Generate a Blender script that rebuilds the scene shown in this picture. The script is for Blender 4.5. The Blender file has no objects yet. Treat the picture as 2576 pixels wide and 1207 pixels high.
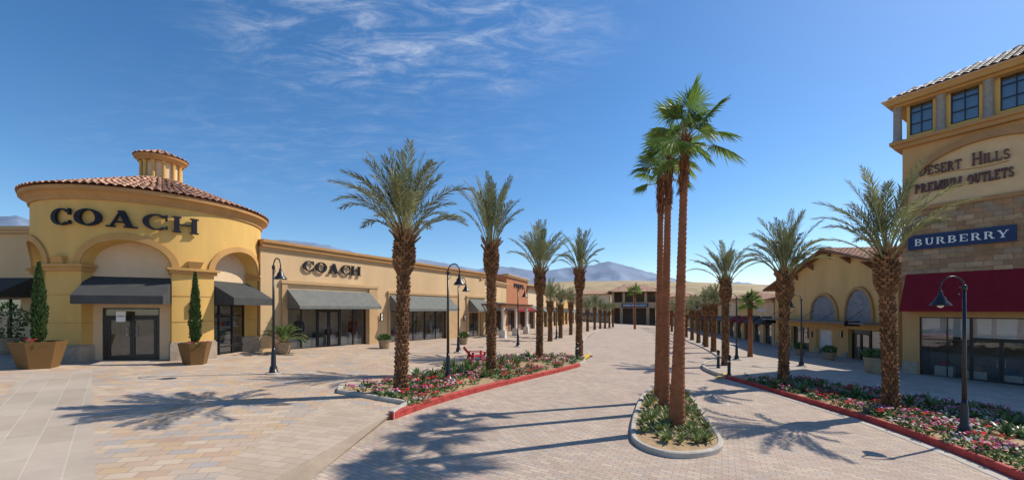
import bpy, math, random
from mathutils import Vector, Matrix, noise
from mathutils.geometry import tessellate_polygon
random.seed(11)
S=bpy.context.scene; COL=S.collection
PI=math.pi; R_=math.radians
F=1000.; CX=1288.; HY=778.; H=2.65; TILT=.045
def g(x): return -TILT*max(-26.,min(60.,x))
def gp(px,py,h=0):
    dx=(px-CX)/F; dz=(HY-py)/F
    Y=(H-h)/(-dz-TILT*dx)
    return Vector((dx*Y,Y,g(dx*Y)+h))
def at(px,py,Y): return Vector(((px-CX)/F*Y,Y,H+(HY-py)/F*Y))
U=random.uniform
# ------------------------------------------------------------------ mesh builder
class MB:
    def __init__(s): s.v=[]; s.f=[]; s.m=[]; s.t=[]
    def add(s,vs,fs,mi=0,t=.5):
        n=len(s.v); s.v+=[tuple(p) for p in vs]
        for f in fs: s.f.append(tuple(i+n for i in f)); s.m.append(mi); s.t.append(t)
        return s
    def quad(s,a,b,c,d,mi=0,t=.5): return s.add([a,b,c,d],[(0,1,2,3)],mi,t)
    def hexa(s,p,mi=0,t=.5):
        return s.add(p,[(3,2,1,0),(4,5,6,7),(0,1,5,4),(1,2,6,5),(2,3,7,6),(3,0,4,7)],mi,t)
    def box(s,x0,x1,y0,y1,z0,z1,mi=0,t=.5):
        return s.hexa([(x0,y0,z0),(x1,y0,z0),(x1,y1,z0),(x0,y1,z0),(x0,y0,z1),(x1,y0,z1),(x1,y1,z1),(x0,y1,z1)],mi,t)
    def lathe(s,prof,n=16,c=(0,0),mi=0,t=.5,rot=0,sx=1,sy=1):
        vs=[];fs=[]
        for r,z in prof:
            for k in range(n):
                a=rot+2*PI*k/n; vs.append((c[0]+sx*r*math.cos(a),c[1]+sy*r*math.sin(a),z))
        for i in range(len(prof)-1):
            for k in range(n):
                k2=(k+1)%n; fs.append((i*n+k,i*n+k2,(i+1)*n+k2,(i+1)*n+k))
        fs.append(tuple(range(n-1,-1,-1))); o=(len(prof)-1)*n; fs.append(tuple(range(o,o+n)))
        return s.add(vs,fs,mi,t)
    def tube(s,pts,rad,n=8,mi=0,t=.5):
        pts=[Vector(p) for p in pts]; vs=[];fs=[]
        for i,p in enumerate(pts):
            d=(pts[min(i+1,len(pts)-1)]-pts[max(i-1,0)]).normalized()
            a=d.cross(Vector((0,0,1)))
            if a.length<.05: a=d.cross(Vector((0,1,0)))
            a.normalize(); b=d.cross(a).normalized()
            r=rad[i] if isinstance(rad,(list,tuple)) else rad
            for k in range(n):
                w=2*PI*k/n; vs.append(p+a*(r*math.cos(w))+b*(r*math.sin(w)))
        for i in range(len(pts)-1):
            for k in range(n):
                k2=(k+1)%n; fs.append((i*n+k,i*n+k2,(i+1)*n+k2,(i+1)*n+k))
        fs.append(tuple(range(n-1,-1,-1))); o=(len(pts)-1)*n; fs.append(tuple(range(o,o+n)))
        return s.add(vs,fs,mi,t)
    def mesh(s,name,mats,smooth=False):
        me=bpy.data.meshes.new(name); me.from_pydata(s.v,[],s.f)
        if not isinstance(mats,(list,tuple)): mats=[mats]
        for m in mats: me.materials.append(m)
        me.polygons.foreach_set('material_index',s.m)
        if smooth: me.polygons.foreach_set('use_smooth',[True]*len(s.f))
        a=me.attributes.new('tint','FLOAT','FACE'); a.data.foreach_set('value',s.t)
        me.update(); return me
    def build(s,name,mats,parent=None,smooth=False):
        return inst(name,s.mesh(name,mats,smooth),parent)
def inst(name,me,parent=None,loc=(0,0,0),rot=(0,0,0),sc=(1,1,1)):
    o=bpy.data.objects.new(name,me); COL.objects.link(o)
    o.parent=parent; o.location=loc; o.rotation_euler=rot; o.scale=sc; return o
def tag(o,label,cat,group=None,kind=None):
    o['label']=label; o['category']=cat
    if group: o['group']=group
    if kind: o['kind']=kind
    return o
def thing(name,label,cat,loc=(0,0,0),rz=0,group=None):
    o=bpy.data.objects.new(name,None); COL.objects.link(o); o.empty_display_size=.2
    o.location=loc; o.rotation_euler=(0,0,rz); return tag(o,label,cat,group)
def struct(name,mb,m,label=None,cat=None,smooth=False):
    o=mb.build(name,m,None,smooth); o['kind']='structure'
    o['label']=label or name.replace('_',' '); o['category']=cat or name.split('_')[0]
    return o
# ------------------------------------------------------------------ materials
def mk(name,col,rough=.85,var=.15,vs=1.5,bump=.15,bs=40,tint=0,spec=.25,metal=0,trans=0,streak=False):
    m=bpy.data.materials.new(name); m.use_nodes=True; nt=m.node_tree; N=nt.nodes; L=nt.links
    b=N['Principled BSDF']; b.inputs['Roughness'].default_value=rough; b.inputs['Metallic'].default_value=metal
    b.inputs['Specular IOR Level'].default_value=spec
    tc=N.new('ShaderNodeTexCoord')
    n1=N.new('ShaderNodeTexNoise'); n1.inputs['Scale'].default_value=vs; n1.inputs['Detail'].default_value=7; n1.inputs['Roughness'].default_value=.65
    src=tc.outputs['Object']
    if streak:
        mp=N.new('ShaderNodeMapping'); mp.inputs['Scale'].default_value=(1,1,.25); L.new(src,mp.inputs['Vector']); L.new(mp.outputs[0],n1.inputs['Vector'])
    else: L.new(src,n1.inputs['Vector'])
    mr=N.new('ShaderNodeMapRange'); mr.inputs[1].default_value=.3; mr.inputs[2].default_value=.7
    mr.inputs[3].default_value=1-var; mr.inputs[4].default_value=1+var; L.new(n1.outputs['Fac'],mr.inputs[0])
    val=mr.outputs[0]
    if tint:
        at_=N.new('ShaderNodeAttribute'); at_.attribute_name='tint'
        m2=N.new('ShaderNodeMapRange'); m2.inputs[3].default_value=1-tint; m2.inputs[4].default_value=1+tint; L.new(at_.outputs['Fac'],m2.inputs[0])
        mu=N.new('ShaderNodeMath'); mu.operation='MULTIPLY'; L.new(val,mu.inputs[0]); L.new(m2.outputs[0],mu.inputs[1]); val=mu.outputs[0]
    mx=N.new('ShaderNodeMix'); mx.data_type='RGBA'; mx.blend_type='MULTIPLY'; mx.inputs[0].default_value=1
    mx.inputs[6].default_value=(*col,1); L.new(val,mx.inputs[7]); L.new(mx.outputs[2],b.inputs['Base Color'])
    if bump:
        n2=N.new('ShaderNodeTexNoise'); n2.inputs['Scale'].default_value=bs; n2.inputs['Detail'].default_value=4; L.new(src,n2.inputs['Vector'])
        bp=N.new('ShaderNodeBump'); bp.inputs['Strength'].default_value=bump; bp.inputs['Distance'].default_value=.02
        L.new(n2.outputs['Fac'],bp.inputs['Height']); L.new(bp.outputs[0],b.inputs['Normal'])
    if trans:
        tr=N.new('ShaderNodeBsdfTranslucent'); L.new(mx.outputs[2],tr.inputs['Color'])
        ms=N.new('ShaderNodeMixShader'); ms.inputs[0].default_value=trans
        L.new(b.outputs[0],ms.inputs[1]); L.new(tr.outputs[0],ms.inputs[2]); L.new(ms.outputs[0],N['Material Output'].inputs['Surface'])
    return m
def brickmat(name,cols,mortar,bw,bh,rot=0,axes='xy',ms=.008,rough=.85,var=.12,bump=.4,off=.5,vs=.6):
    m=bpy.data.materials.new(name); m.use_nodes=True; nt=m.node_tree; N=nt.nodes; L=nt.links
    b=N['Principled BSDF']; b.inputs['Roughness'].default_value=rough; b.inputs['Specular IOR Level'].default_value=.2
    tc=N.new('ShaderNodeTexCoord'); src=tc.outputs['Object']
    if axes=='xz':
        sp=N.new('ShaderNodeSeparateXYZ'); cb=N.new('ShaderNodeCombineXYZ'); L.new(src,sp.inputs[0]); L.new(sp.outputs[0],cb.inputs[0]); L.new(sp.outputs[2],cb.inputs[1]); src2=cb.outputs[0]
    else: src2=src
    mp=N.new('ShaderNodeMapping'); mp.inputs['Rotation'].default_value=(0,0,rot); mp.inputs['Location'].default_value=(37.3,51.7,0); L.new(src2,mp.inputs['Vector'])
    br=N.new('ShaderNodeTexBrick'); br.offset=off; br.inputs['Scale'].default_value=1; br.inputs['Brick Width'].default_value=bw; br.inputs['Row Height'].default_value=bh
    br.inputs['Mortar Size'].default_value=ms; br.inputs['Mortar Smooth'].default_value=.3; br.inputs['Color1'].default_value=(0,0,0,1); br.inputs['Color2'].default_value=(1,1,1,1); br.inputs['Mortar'].default_value=(.5,.5,.5,1)
    L.new(mp.outputs[0],br.inputs['Vector'])
    rp=N.new('ShaderNodeValToRGB'); rp.color_ramp.interpolation='CONSTANT'
    e=rp.color_ramp.elements
    while len(e)<len(cols): e.new(.5)
    for i,c in enumerate(cols): e[i].position=i/len(cols); e[i].color=(*c,1)
    L.new(br.outputs['Color'],rp.inputs[0])
    n1=N.new('ShaderNodeTexNoise'); n1.inputs['Scale'].default_value=vs; n1.inputs['Detail'].default_value=8; n1.inputs['Roughness'].default_value=.7; L.new(src,n1.inputs['Vector'])
    mr=N.new('ShaderNodeMapRange'); mr.inputs[1].default_value=.3; mr.inputs[2].default_value=.7; mr.inputs[3].default_value=1-var; mr.inputs[4].default_value=1+var; L.new(n1.outputs['Fac'],mr.inputs[0])
    mm=N.new('ShaderNodeMix'); mm.data_type='RGBA'; L.new(br.outputs['Fac'],mm.inputs[0]); L.new(rp.outputs[0],mm.inputs[6]); mm.inputs[7].default_value=(*mortar,1)
    mx=N.new('ShaderNodeMix'); mx.data_type='RGBA'; mx.blend_type='MULTIPLY'; mx.inputs[0].default_value=1; L.new(mm.outputs[2],mx.inputs[6]); L.new(mr.outputs[0],mx.inputs[7])
    L.new(mx.outputs[2],b.inputs['Base Color'])
    bp=N.new('ShaderNodeBump'); bp.invert=True; bp.inputs['Strength'].default_value=bump; bp.inputs['Distance'].default_value=.01; L.new(br.outputs['Fac'],bp.inputs['Height']); L.new(bp.outputs[0],b.inputs['Normal'])
    return m
def glassmat(name,tr=(.9,.92,.92)):
    m=bpy.data.materials.new(name); m.use_nodes=True; N=m.node_tree.nodes; L=m.node_tree.links
    N.remove(N['Principled BSDF'])
    t=N.new('ShaderNodeBsdfTransparent'); t.inputs[0].default_value=(*tr,1)
    gl=N.new('ShaderNodeBsdfGlossy'); gl.inputs['Roughness'].default_value=.02; gl.inputs['Color'].default_value=(.9,.95,1,1)
    fr=N.new('ShaderNodeFresnel'); fr.inputs[0].default_value=1.55
    ad=N.new('ShaderNodeMath'); ad.operation='MULTIPLY_ADD'; ad.inputs[1].default_value=1.5; ad.inputs[2].default_value=.07; L.new(fr.outputs[0],ad.inputs[0])
    ms=N.new('ShaderNodeMixShader'); L.new(ad.outputs[0],ms.inputs[0]); L.new(t.outputs[0],ms.inputs[1]); L.new(gl.outputs[0],ms.inputs[2]); L.new(ms.outputs[0],N['Material Output'].inputs['Surface'])
    return m
YEL=mk('golden_stucco',(.67,.42,.13),var=.14,vs=.7,bump=.25,bs=60,streak=True)
YELD=mk('ochre_trim',(.53,.30,.105),var=.1,bump=.2)
TAN=mk('tan_stucco',(.64,.445,.245),var=.12,vs=.6,bump=.25,bs=60,streak=True)
TOWT=mk('warm_tan_stucco',(.56,.335,.145),var=.12,vs=.6,bump=.25,bs=60,streak=True)
CREAM=mk('cream_stucco',(.68,.51,.33),var=.08,bump=.2)
PANEL=mk('sand_stucco',(.68,.47,.255),var=.08,bump=.2)
TANT=mk('tan_trim',(.52,.345,.18),var=.1,bump=.15)
BRN=mk('orange_brown_trim',(.46,.255,.10),var=.12,bump=.15)
TRIMD=mk('brown_moulding',(.40,.22,.10),var=.12,bump=.15)
REDS=mk('terracotta_stucco',(.44,.18,.085),var=.12,bump=.2)
SHY=mk('ochre_stucco',(.67,.41,.155),var=.12,vs=.7,bump=.25,bs=50,streak=True)
GATE=mk('brown_stucco',(.46,.295,.175),var=.12,bump=.1)
STN=mk('plinth_stone',(.42,.34,.26),var=.2,vs=5,bump=.5,bs=18)
COLS=mk('grey_stone',(.31,.285,.255),var=.2,vs=6,bump=.5,bs=25)
CANO=mk('grey_canopy',(.22,.205,.185),var=.15,bump=.1)
WHT=mk('white_stone',(.66,.62,.55),var=.1,bump=.2)
TILE=mk('clay_tile',(.48,.27,.18),rough=.8,var=.15,vs=8,bump=.2,tint=.38)
BLK=mk('black_metal',(.018,.018,.02),rough=.35,var=.2,bump=.05,spec=.5)
LET=mk('dark_letters',(.012,.013,.022),rough=.6,var=.1,bump=0)
PLET=mk('plum_letters',(.11,.055,.06),rough=.5,var=.1,bump=0)
WLET=mk('white_letters',(.8,.8,.8),rough=.5,var=.03,bump=0)
GOLD=mk('gold_line',(.4,.26,.08),var=.1,bump=0)
NAVY=mk('navy_panel',(.022,.045,.115),rough=.5,var=.1,bump=.05)
AWG=mk('grey_canvas',(.16,.165,.15),rough=.9,var=.15,vs=3,bump=.3,bs=150)
AWD=mk('charcoal_canvas',(.06,.062,.06),rough=.9,var=.15,vs=3,bump=.3,bs=150)
AWR=mk('crimson_canvas',(.22,.012,.022),rough=.9,var=.15,vs=3,bump=.3,bs=150)
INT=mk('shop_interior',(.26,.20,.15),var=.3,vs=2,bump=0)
INTM=mk('shop_interior_warm',(.66,.58,.48),var=.2,vs=1.2,bump=0)
INTL=mk('shop_interior_pale',(.74,.72,.68),var=.12,vs=2,bump=0)
BLIND=mk('white_blind',(.66,.68,.66),var=.05,bump=.05)
GLS=glassmat('glass'); GLD=glassmat('dark_glass',(.45,.52,.6))
PLN=mk('bronze_planter',(.175,.098,.036),rough=.7,var=.05,vs=1,bump=.03,spec=.2)
POT=mk('sand_pot',(.36,.26,.165),var=.2,vs=4,bump=.3)
SOIL=mk('bed_soil',(.38,.26,.145),var=.3,vs=6,bump=.8,bs=30)
CONC=mk('kerb_concrete',(.46,.415,.355),var=.18,vs=3,bump=.3)
REDK=mk('red_kerb_paint',(.43,.06,.05),rough=.7,var=.35,vs=5,bump=.2)
YELP=mk('yellow_pad',(.62,.40,.04),var=.15,vs=8,bump=.4,bs=20)
WOOD=mk('pergola_wood',(.25,.125,.065),var=.25,vs=6,bump=.2)
CHR=mk('red_painted_wood',(.58,.025,.045),rough=.5,var=.12,bump=.1)
LEAF=mk('date_palm_leaf',(.205,.22,.105),rough=.5,var=.15,vs=3,bump=0,tint=.5,spec=.4,trans=.3)
RACH=mk('palm_stalk',(.31,.30,.14),rough=.6,var=.15,bump=0,tint=.2)
FANL=mk('fan_palm_leaf',(.165,.255,.05),rough=.5,var=.2,vs=3,bump=0,tint=.55,spec=.35,trans=.4)
TRK=mk('date_palm_bark',(.22,.112,.054),rough=.95,var=.35,vs=6,bump=.8,bs=30,tint=.5)
FTRK=mk('fan_palm_bark',(.28,.105,.048),rough=.95,var=.3,vs=5,bump=.7,bs=25,tint=.3)
SHAG=mk('fan_palm_thatch',(.22,.085,.04),rough=.95,var=.3,vs=8,bump=.3,tint=.6)
CYP=mk('cypress_leaf',(.055,.105,.03),rough=.7,var=.25,vs=4,bump=0,tint=.6,trans=.15)
GRN=mk('shrub_leaf',(.09,.16,.038),rough=.5,var=.2,vs=4,bump=0,tint=.6,spec=.4,trans=.2)
STRP=mk('strap_leaf',(.10,.175,.05),rough=.4,var=.15,vs=4,bump=0,tint=.5,spec=.5,trans=.25)
AGV=mk('agave_leaf',(.22,.26,.09),rough=.5,var=.2,vs=5,bump=0,tint=.5,spec=.4,trans=.15)
PNK=mk('pink_petal',(.70,.19,.32),var=.15,bump=0,tint=.35,trans=.2)
RED=mk('red_petal',(.62,.02,.035),var=.15,bump=0,tint=.35,trans=.2)
MAG=mk('magenta_petal',(.50,.06,.21),var=.15,bump=0,tint=.35,trans=.2)
WPT=mk('white_petal',(.76,.58,.63),var=.08,bump=0,tint=.2,trans=.2)
SKN=mk('mannequin_body',(.45,.36,.3),var=.05,bump=0)
CLO=[mk('coat_red',(.4,.05,.04),bump=0),mk('coat_blue',(.08,.11,.2),bump=0),mk('coat_camel',(.4,.25,.12),bump=0),mk('coat_white',(.6,.58,.55),bump=0)]
LITE=mk('frosted_lamp_glass',(.75,.72,.65),rough=.3,var=.03,bump=0)
ROAD=brickmat('road_pavers',[(.435,.345,.265),(.465,.37,.29),(.395,.305,.24),(.495,.395,.305),(.435,.32,.26),(.42,.345,.29)],(.29,.23,.18),.21,.105,R_(28),ms=.008,var=.12)
PLAZA=brickmat('plaza_pavers',[(.455,.335,.235),(.485,.37,.27),(.44,.305,.215),(.41,.345,.285),(.505,.395,.29),(.47,.35,.25),(.36,.325,.295),(.485,.345,.215),(.445,.345,.265)],(.335,.255,.185),.36,.22,R_(-18),ms=.009,var=.13)
STRIP=brickmat('border_pavers',[(.41,.34,.27),(.435,.365,.29),(.395,.325,.255),(.425,.35,.28)],(.475,.405,.325),1.3,.40,R_(45),ms=.011,bump=.25,var=.14)
BAND=brickmat('band_pavers',[(.455,.36,.27),(.43,.335,.25),(.475,.38,.29)],(.35,.275,.20),.4,.2,R_(10),ms=.008)
WALK=brickmat('walk_pavers',[(.41,.34,.27),(.45,.375,.30),(.37,.31,.25)],(.33,.27,.22),.4,.2,R_(12),ms=.008)
ASH=brickmat('stone_blocks',[(.35,.22,.12),(.41,.275,.16),(.30,.18,.10),(.45,.31,.19),(.37,.205,.11),(.32,.23,.15)],(.24,.175,.115),.62,.27,0,'xz',ms=.012,var=.25,bump=.9,vs=3)
FLAG=brickmat('flagstone',[(.25,.25,.255),(.28,.275,.275),(.22,.225,.235),(.265,.25,.23)],(.205,.20,.195),.4,.3,.4,'xz',ms=.010,var=.15,bump=.35,vs=3)
GRASS=mk('dry_grass',(.375,.285,.155),var=.3,vs=.05,bump=.3,bs=1)
MTN=mk('haze_tinted_mountain',(.20,.26,.36),var=.22,vs=.004,bump=0)  # blue-grey base colour has the distance haze painted into it
DIRT=mk('sandy_ground',(.36,.29,.2),var=.2,vs=.1,bump=.2)
# ------------------------------------------------------------------ camera, light, world
cam=bpy.data.cameras.new('camera'); co=bpy.data.objects.new('camera',cam); COL.objects.link(co); S.camera=co
co.location=(0,0,H); co.rotation_euler=(PI/2,0,0); cam.sensor_width=36; cam.lens=36*F/2576; cam.shift_y=(HY-603.5)/2576; cam.clip_end=30000
EL=R_(46.5); AZ=math.atan2(.91,.41)
sv=Vector((math.sin(AZ)*math.cos(EL),math.cos(AZ)*math.cos(EL),math.sin(EL)))
sl=bpy.data.lights.new('sun','SUN'); sl.energy=5.0; sl.angle=R_(.5); sl.color=(1,.92,.80)
so=bpy.data.objects.new('sun',sl); COL.objects.link(so); so.rotation_euler=sv.to_track_quat('Z','Y').to_euler(); so.location=(20,10,30)
W=bpy.data.worlds.new('World'); S.world=W; W.use_nodes=True; N=W.node_tree.nodes; L=W.node_tree.links
bg=N['Background']; sk=N.new('ShaderNodeTexSky'); sk.sky_type='NISHITA'; sk.sun_disc=False; sk.sun_elevation=EL; sk.sun_rotation=AZ
sk.air_density=1.0; sk.dust_density=.4; sk.ozone_density=3; sk.altitude=400
bg.inputs['Strength'].default_value=.15
tc=N.new('ShaderNodeTexCoord'); sp=N.new('ShaderNodeSeparateXYZ'); L.new(tc.outputs['Generated'],sp.inputs[0])
def wm(op,a,b=None,c=None):
    n=N.new('ShaderNodeMath'); n.operation=op
    for i,x in enumerate((a,b,c)):
        if x is None: continue
        if isinstance(x,(int,float)): n.inputs[i].default_value=x
        else: L.new(x,n.inputs[i])
    return n.outputs[0]
zz=wm('ADD',wm('MAXIMUM',sp.outputs[2],0.0),.12)
cxv=wm('DIVIDE',sp.outputs[0],zz); cyv=wm('DIVIDE',sp.outputs[1],zz)
cb=N.new('ShaderNodeCombineXYZ'); L.new(cxv,cb.inputs[0]); L.new(cyv,cb.inputs[1])
mp=N.new('ShaderNodeMapping'); mp.inputs['Rotation'].default_value=(0,0,R_(-24)); mp.inputs['Scale'].default_value=(2.1,5.6,1); L.new(cb.outputs[0],mp.inputs[0])
nz=N.new('ShaderNodeTexNoise'); nz.inputs['Scale'].default_value=2.2; nz.inputs['Detail'].default_value=13; nz.inputs['Roughness'].default_value=.7; nz.inputs['Distortion'].default_value=.55; L.new(mp.outputs[0],nz.inputs['Vector'])
nb=N.new('ShaderNodeTexNoise'); nb.inputs['Scale'].default_value=2.2; nb.inputs['Detail'].default_value=3; L.new(cb.outputs[0],nb.inputs['Vector'])
def blob(x,y,rx,ry):
    a=wm('POWER',wm('DIVIDE',wm('SUBTRACT',cxv,x),rx),2); b=wm('POWER',wm('DIVIDE',wm('SUBTRACT',cyv,y),ry),2)
    return wm('MAXIMUM',wm('SUBTRACT',1,wm('ADD',a,b)),0)
mask=wm('MAXIMUM',blob(-.30,1.18,.72,.42),wm('MULTIPLY',blob(-.8,1.9,1.3,.8),.28))
mask=wm('MULTIPLY',mask,wm('SMOOTH_MIN',wm('MULTIPLY',nb.outputs['Fac'],1.6),1,.1))
cl=N.new('ShaderNodeMapRange'); cl.interpolation_type='SMOOTHSTEP'; cl.inputs[1].default_value=.40; cl.inputs[2].default_value=.95; L.new(nz.outputs['Fac'],cl.inputs[0])
cf=wm('MULTIPLY',wm('MULTIPLY',cl.outputs[0],mask),.95)
hs=N.new('ShaderNodeHueSaturation'); hs.inputs['Saturation'].default_value=1.25; hs.inputs['Value'].default_value=1; L.new(sk.outputs[0],hs.inputs['Color'])
mc=N.new('ShaderNodeMix'); mc.data_type='RGBA'; L.new(cf,mc.inputs[0]); L.new(hs.outputs[0],mc.inputs[6]); mc.inputs[7].default_value=(6.0,6.3,6.8,1)
L.new(mc.outputs[2],bg.inputs['Color'])
S.view_settings.view_transform='Standard'; S.view_settings.look='None'; S.view_settings.exposure=0
# ------------------------------------------------------------------ ground
def catm(p,n=6,closed=False):
    p=[Vector((q[0],q[1])) for q in p]; out=[]; k=len(p)
    for i in range(k if closed else k-1):
        a=p[(i-1)%k] if closed or i>0 else p[i]; b=p[i]; c=p[(i+1)%k]; d=p[(i+2)%k] if closed or i+2<k else c
        for j in range(n):
            t=j/n; out.append(.5*((2*b)+(c-a)*t+(2*a-5*b+4*c-d)*t*t+(3*b-a-3*c+d)*t**3))
    if not closed: out.append(p[-1])
    return out
def flat(name,pts,h,m,label,cat):
    v=[Vector((p[0],p[1],g(p[0])+h)) for p in pts]
    mb=MB(); mb.add(v,[tuple(t) for t in tessellate_polygon([[Vector((p[0],p[1],0)) for p in pts]])])
    return struct(name,mb,m,label,cat)
def kerb(name,pts,w0,w1,h0,h1,m,label,closed=False):
    pts=[Vector((p[0],p[1])) for p in pts]; k=len(pts); vs=[];fs=[]
    for i,p in enumerate(pts):
        a=pts[(i-1)%k] if closed or i>0 else p; b=pts[(i+1)%k] if closed or i<k-1 else p
        d=(b-a).normalized(); n=Vector((d.y,-d.x))
        for w,h in ((w0,h0),(w0,h1-.02),(w0+.02,h1),(w1-.02,h1),(w1,h1-.02),(w1,h0)):
            q=p+n*w; vs.append((q.x,q.y,g(q.x)+h))
    for i in range(k if closed else k-1):
        j=(i+1)%k
        for c in range(5): fs.append((i*6+c,i*6+c+1,j*6+c+1,j*6+c))
    if not closed: fs.append((0,1,2,3,4,5)); fs.append(tuple(range((k-1)*6,k*6)))
    mb=MB(); mb.add(vs,fs); return struct(name,mb,m,label,'kerb')
mb=MB()
xs=[-6000,-26,60,6000]
for i in range(3):
    mb.quad((xs[i],-200,g(xs[i])-.03),(xs[i+1],-200,g(xs[i+1])-.03),(xs[i+1],7000,g(xs[i+1])-.03),(xs[i],7000,g(xs[i])-.03))
struct('ground',mb,DIRT,'sandy open ground around the shops','ground')
flat('road',[(-8,-8),(28,-8),(55,125),(10,125)],0,ROAD,'tan herringbone paver street between the shops','road')
P2=lambda px,py,h=.1: tuple(gp(px,py,h)[:2])
redL=catm([P2(980,1043),P2(1100,1003),P2(1250,964),P2(1400,930),P2(1455,916)],6)
tipL=catm([P2(1455,916),P2(1466,911),P2(1466,904),P2(1440,897)],5)
farL=[P2(1490,893),P2(1480,881),P2(1448,871),P2(1470,852),P2(1500,832),(29.5,113)]
plaza=[(-4.6,-7),P2(690,1207)]+redL+tipL[1:-2]+farL+[(-26,113),(-26,-7)]
flat('plaza',plaza,.1,PLAZA,'multicoloured paver plaza on the left','plaza')
flat('paver_strip',[P2(-300,1500),P2(240,1240),P2(240,1207),P2(231,928),P2(172,936),P2(60,936),P2(0,1010)],.104,STRIP,'strip of long beige pavers leading to the round shop','path')
flat('paver_band',[P2(500,1320),(-4.65,-2),P2(690,1207),P2(980,1043),P2(850,1003),P2(740,1062),P2(600,1140),P2(540,1207)],.104,BAND,'plain beige paver band beside the ramp','path')
mb=MB(); a=Vector((-4.6,-7)); b=Vector(P2(690,1207)); c=Vector(P2(980,1043)); a2=Vector((-3.7,-7)); b2=Vector(P2(780,1207,0)); c2=Vector(P2(984,1047,0))
for p,q,p2,q2 in ((a,b,a2,b2),(b,c,b2,c2)):
    mb.quad((p.x,p.y,g(p.x)+.1),(p2.x,p2.y,g(p2.x)+.003),(q2.x,q2.y,g(q2.x)+.003),(q.x,q.y,g(q.x)+.1))
struct('ramp',mb,mk('ramp_concrete',(.33,.255,.185),var=.18,vs=2,bump=.3),'sloped paver ramp edge down to the street','ramp')
kerb('red_kerb',redL,-.02,.10,0,.17,REDK,'red painted kerb along the left flower bed')
kerb('bed_end_kerb',tipL,-.02,.10,0,.175,CONC,'pale rounded kerb at the far end of the left bed')
kerb('street_kerb',catm(farL,4),-.15,.02,0,.105,CONC,'pale kerb of the far left sidewalk')
bedLin=[P2(1440,897),P2(1300,899),P2(1180,918),P2(1000,962),P2(852,978)]
kerb('bed_front_kerb',[P2(852,978),P2(850,988),P2(940,1003),P2(1022,1018),P2(980,1043)],-.11,.03,0,.20,CONC,'pale concrete kerb closing the front of the left bed')
kerb('bed_back_kerb',catm(bedLin,5),0,.12,0,.18,CONC,'thin concrete kerb behind the left bed')
bedL=redL[2:]+tipL[1:]+catm(bedLin,5)[1:]+[P2(850,986),P2(1018,1016)]
flat('bed_soil_left',bedL,.15,SOIL,'tan soil of the left flower bed','soil')
redR=catm([P2(2800,1285),P2(2576,1195),P2(2400,1125),P2(2200,1055),P2(2050,1010),P2(1900,966),P2(1830,947)],6)
tipR=catm([P2(1830,947),P2(1800,937),P2(1778,927),P2(1772,918),P2(1782,911),P2(1800,906)],5)
farR=[P2(1800,906),P2(1812,897),P2(1770,872),P2(1735,858),P2(1690,838),(41.5,113)]
walk=redR+tipR[1:]+farR[1:]+[(59,113),(59,-7),(30,-7)]
flat('sidewalk',walk,.1,WALK,'paver sidewalk in front of the right hand shops','sidewalk')
kerb('red_kerb_right',redR,-.10,.02,0,.17,REDK,'red painted kerb along the right flower bed')
kerb('gutter',redR,-.42,-.102,-.02,.012,CONC,'pale concrete gutter beside the right red kerb')
kerb('corner_kerb',tipR,-.13,.02,0,.18,CONC,'pale rounded kerb at the far end of the right bed')
kerb('far_kerb',catm(farR,4),-.13,.02,0,.105,CONC,'pale kerb of the far right sidewalk')
bedRin=[P2(1845,949),P2(1920,950),P2(2000,956),P2(2100,971),P2(2200,985),P2(2300,1003),P2(2420,1022),P2(2576,1045),P2(2800,1075)]
bedR=redR[:-1]+catm(bedRin,5)
flat('bed_soil_right',bedR,.15,SOIL,'tan soil of the right flower bed','soil')
med=[P2(x,y,.12) for x,y in ((1627,985),(1606,1030),(1598,1080),(1612,1106),(1660,1126),(1720,1132),(1785,1124),(1806,1106),(1793,1078),(1763,1038),(1738,1000),(1715,975),(1670,965))]
medc=catm(med,5,True)
kerb('median_kerb',medc,-.01,.10,0,.11,CONC,'pale concrete kerb around the palm island in the street',True)
flat('median_soil',medc,.085,SOIL,'tan soil of the palm island','soil')
for (x0,y0,x1,y1,lb) in ((1462,903,1488,889,'left'),(1800,948,1832,936,'right')):
    flat('tactile_pad',[P2(x0,y0),P2(x0+10,y0+1),P2(x1,y1+3),P2(x1-8,y1)],.109,YELP,'yellow tactile pad at the %s kerb corner'%lb,'pavement')
# hill and mountains
mb=MB(); vs=[];nx,ny=70,14
for j in range(ny+1):
    for i in range(nx+1):
        x=-260+i*12; y=165+j*22; t=j/ny; s=t*t*(3-2*t)
        z=-2.2+37*s*(1-.3*max(0,(x-170)/300))*(1-.25*max(0,(60-x)/200))+noise.noise((x*.02,y*.02,0))*1.6*s; vs.append((x,y,z))
mb.add(vs,[(j*(nx+1)+i,j*(nx+1)+i+1,(j+1)*(nx+1)+i+1,(j+1)*(nx+1)+i) for j in range(ny) for i in range(nx)])
struct('hill',mb,GRASS,'dry grassy slope behind the far shops','hill',True)
prof=[(-700,560),(-200,555),(0,545),(40,542),(75,552),(200,585),(400,605),(650,607),(700,603),(760,607),(830,618),(900,637),(1000,650),(1070,653),(1120,662),(1200,677),(1240,669),(1280,671),(1330,679),(1380,680),(1430,673),(1490,666),(1535,657),(1575,668),(1640,686),(1700,701),(1760,713),(1800,717),(1850,709),(1890,711),(1950,725),(2100,730),(2500,720),(3300,715)]
def py_(px):
    for (a,b),(c,d) in zip(prof,prof[1:]):
        if a<=px<=c: return b+(d-b)*(px-a)/(c-a)
    return 730
mb=MB(); vs=[]; nx,ny=330,16
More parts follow.
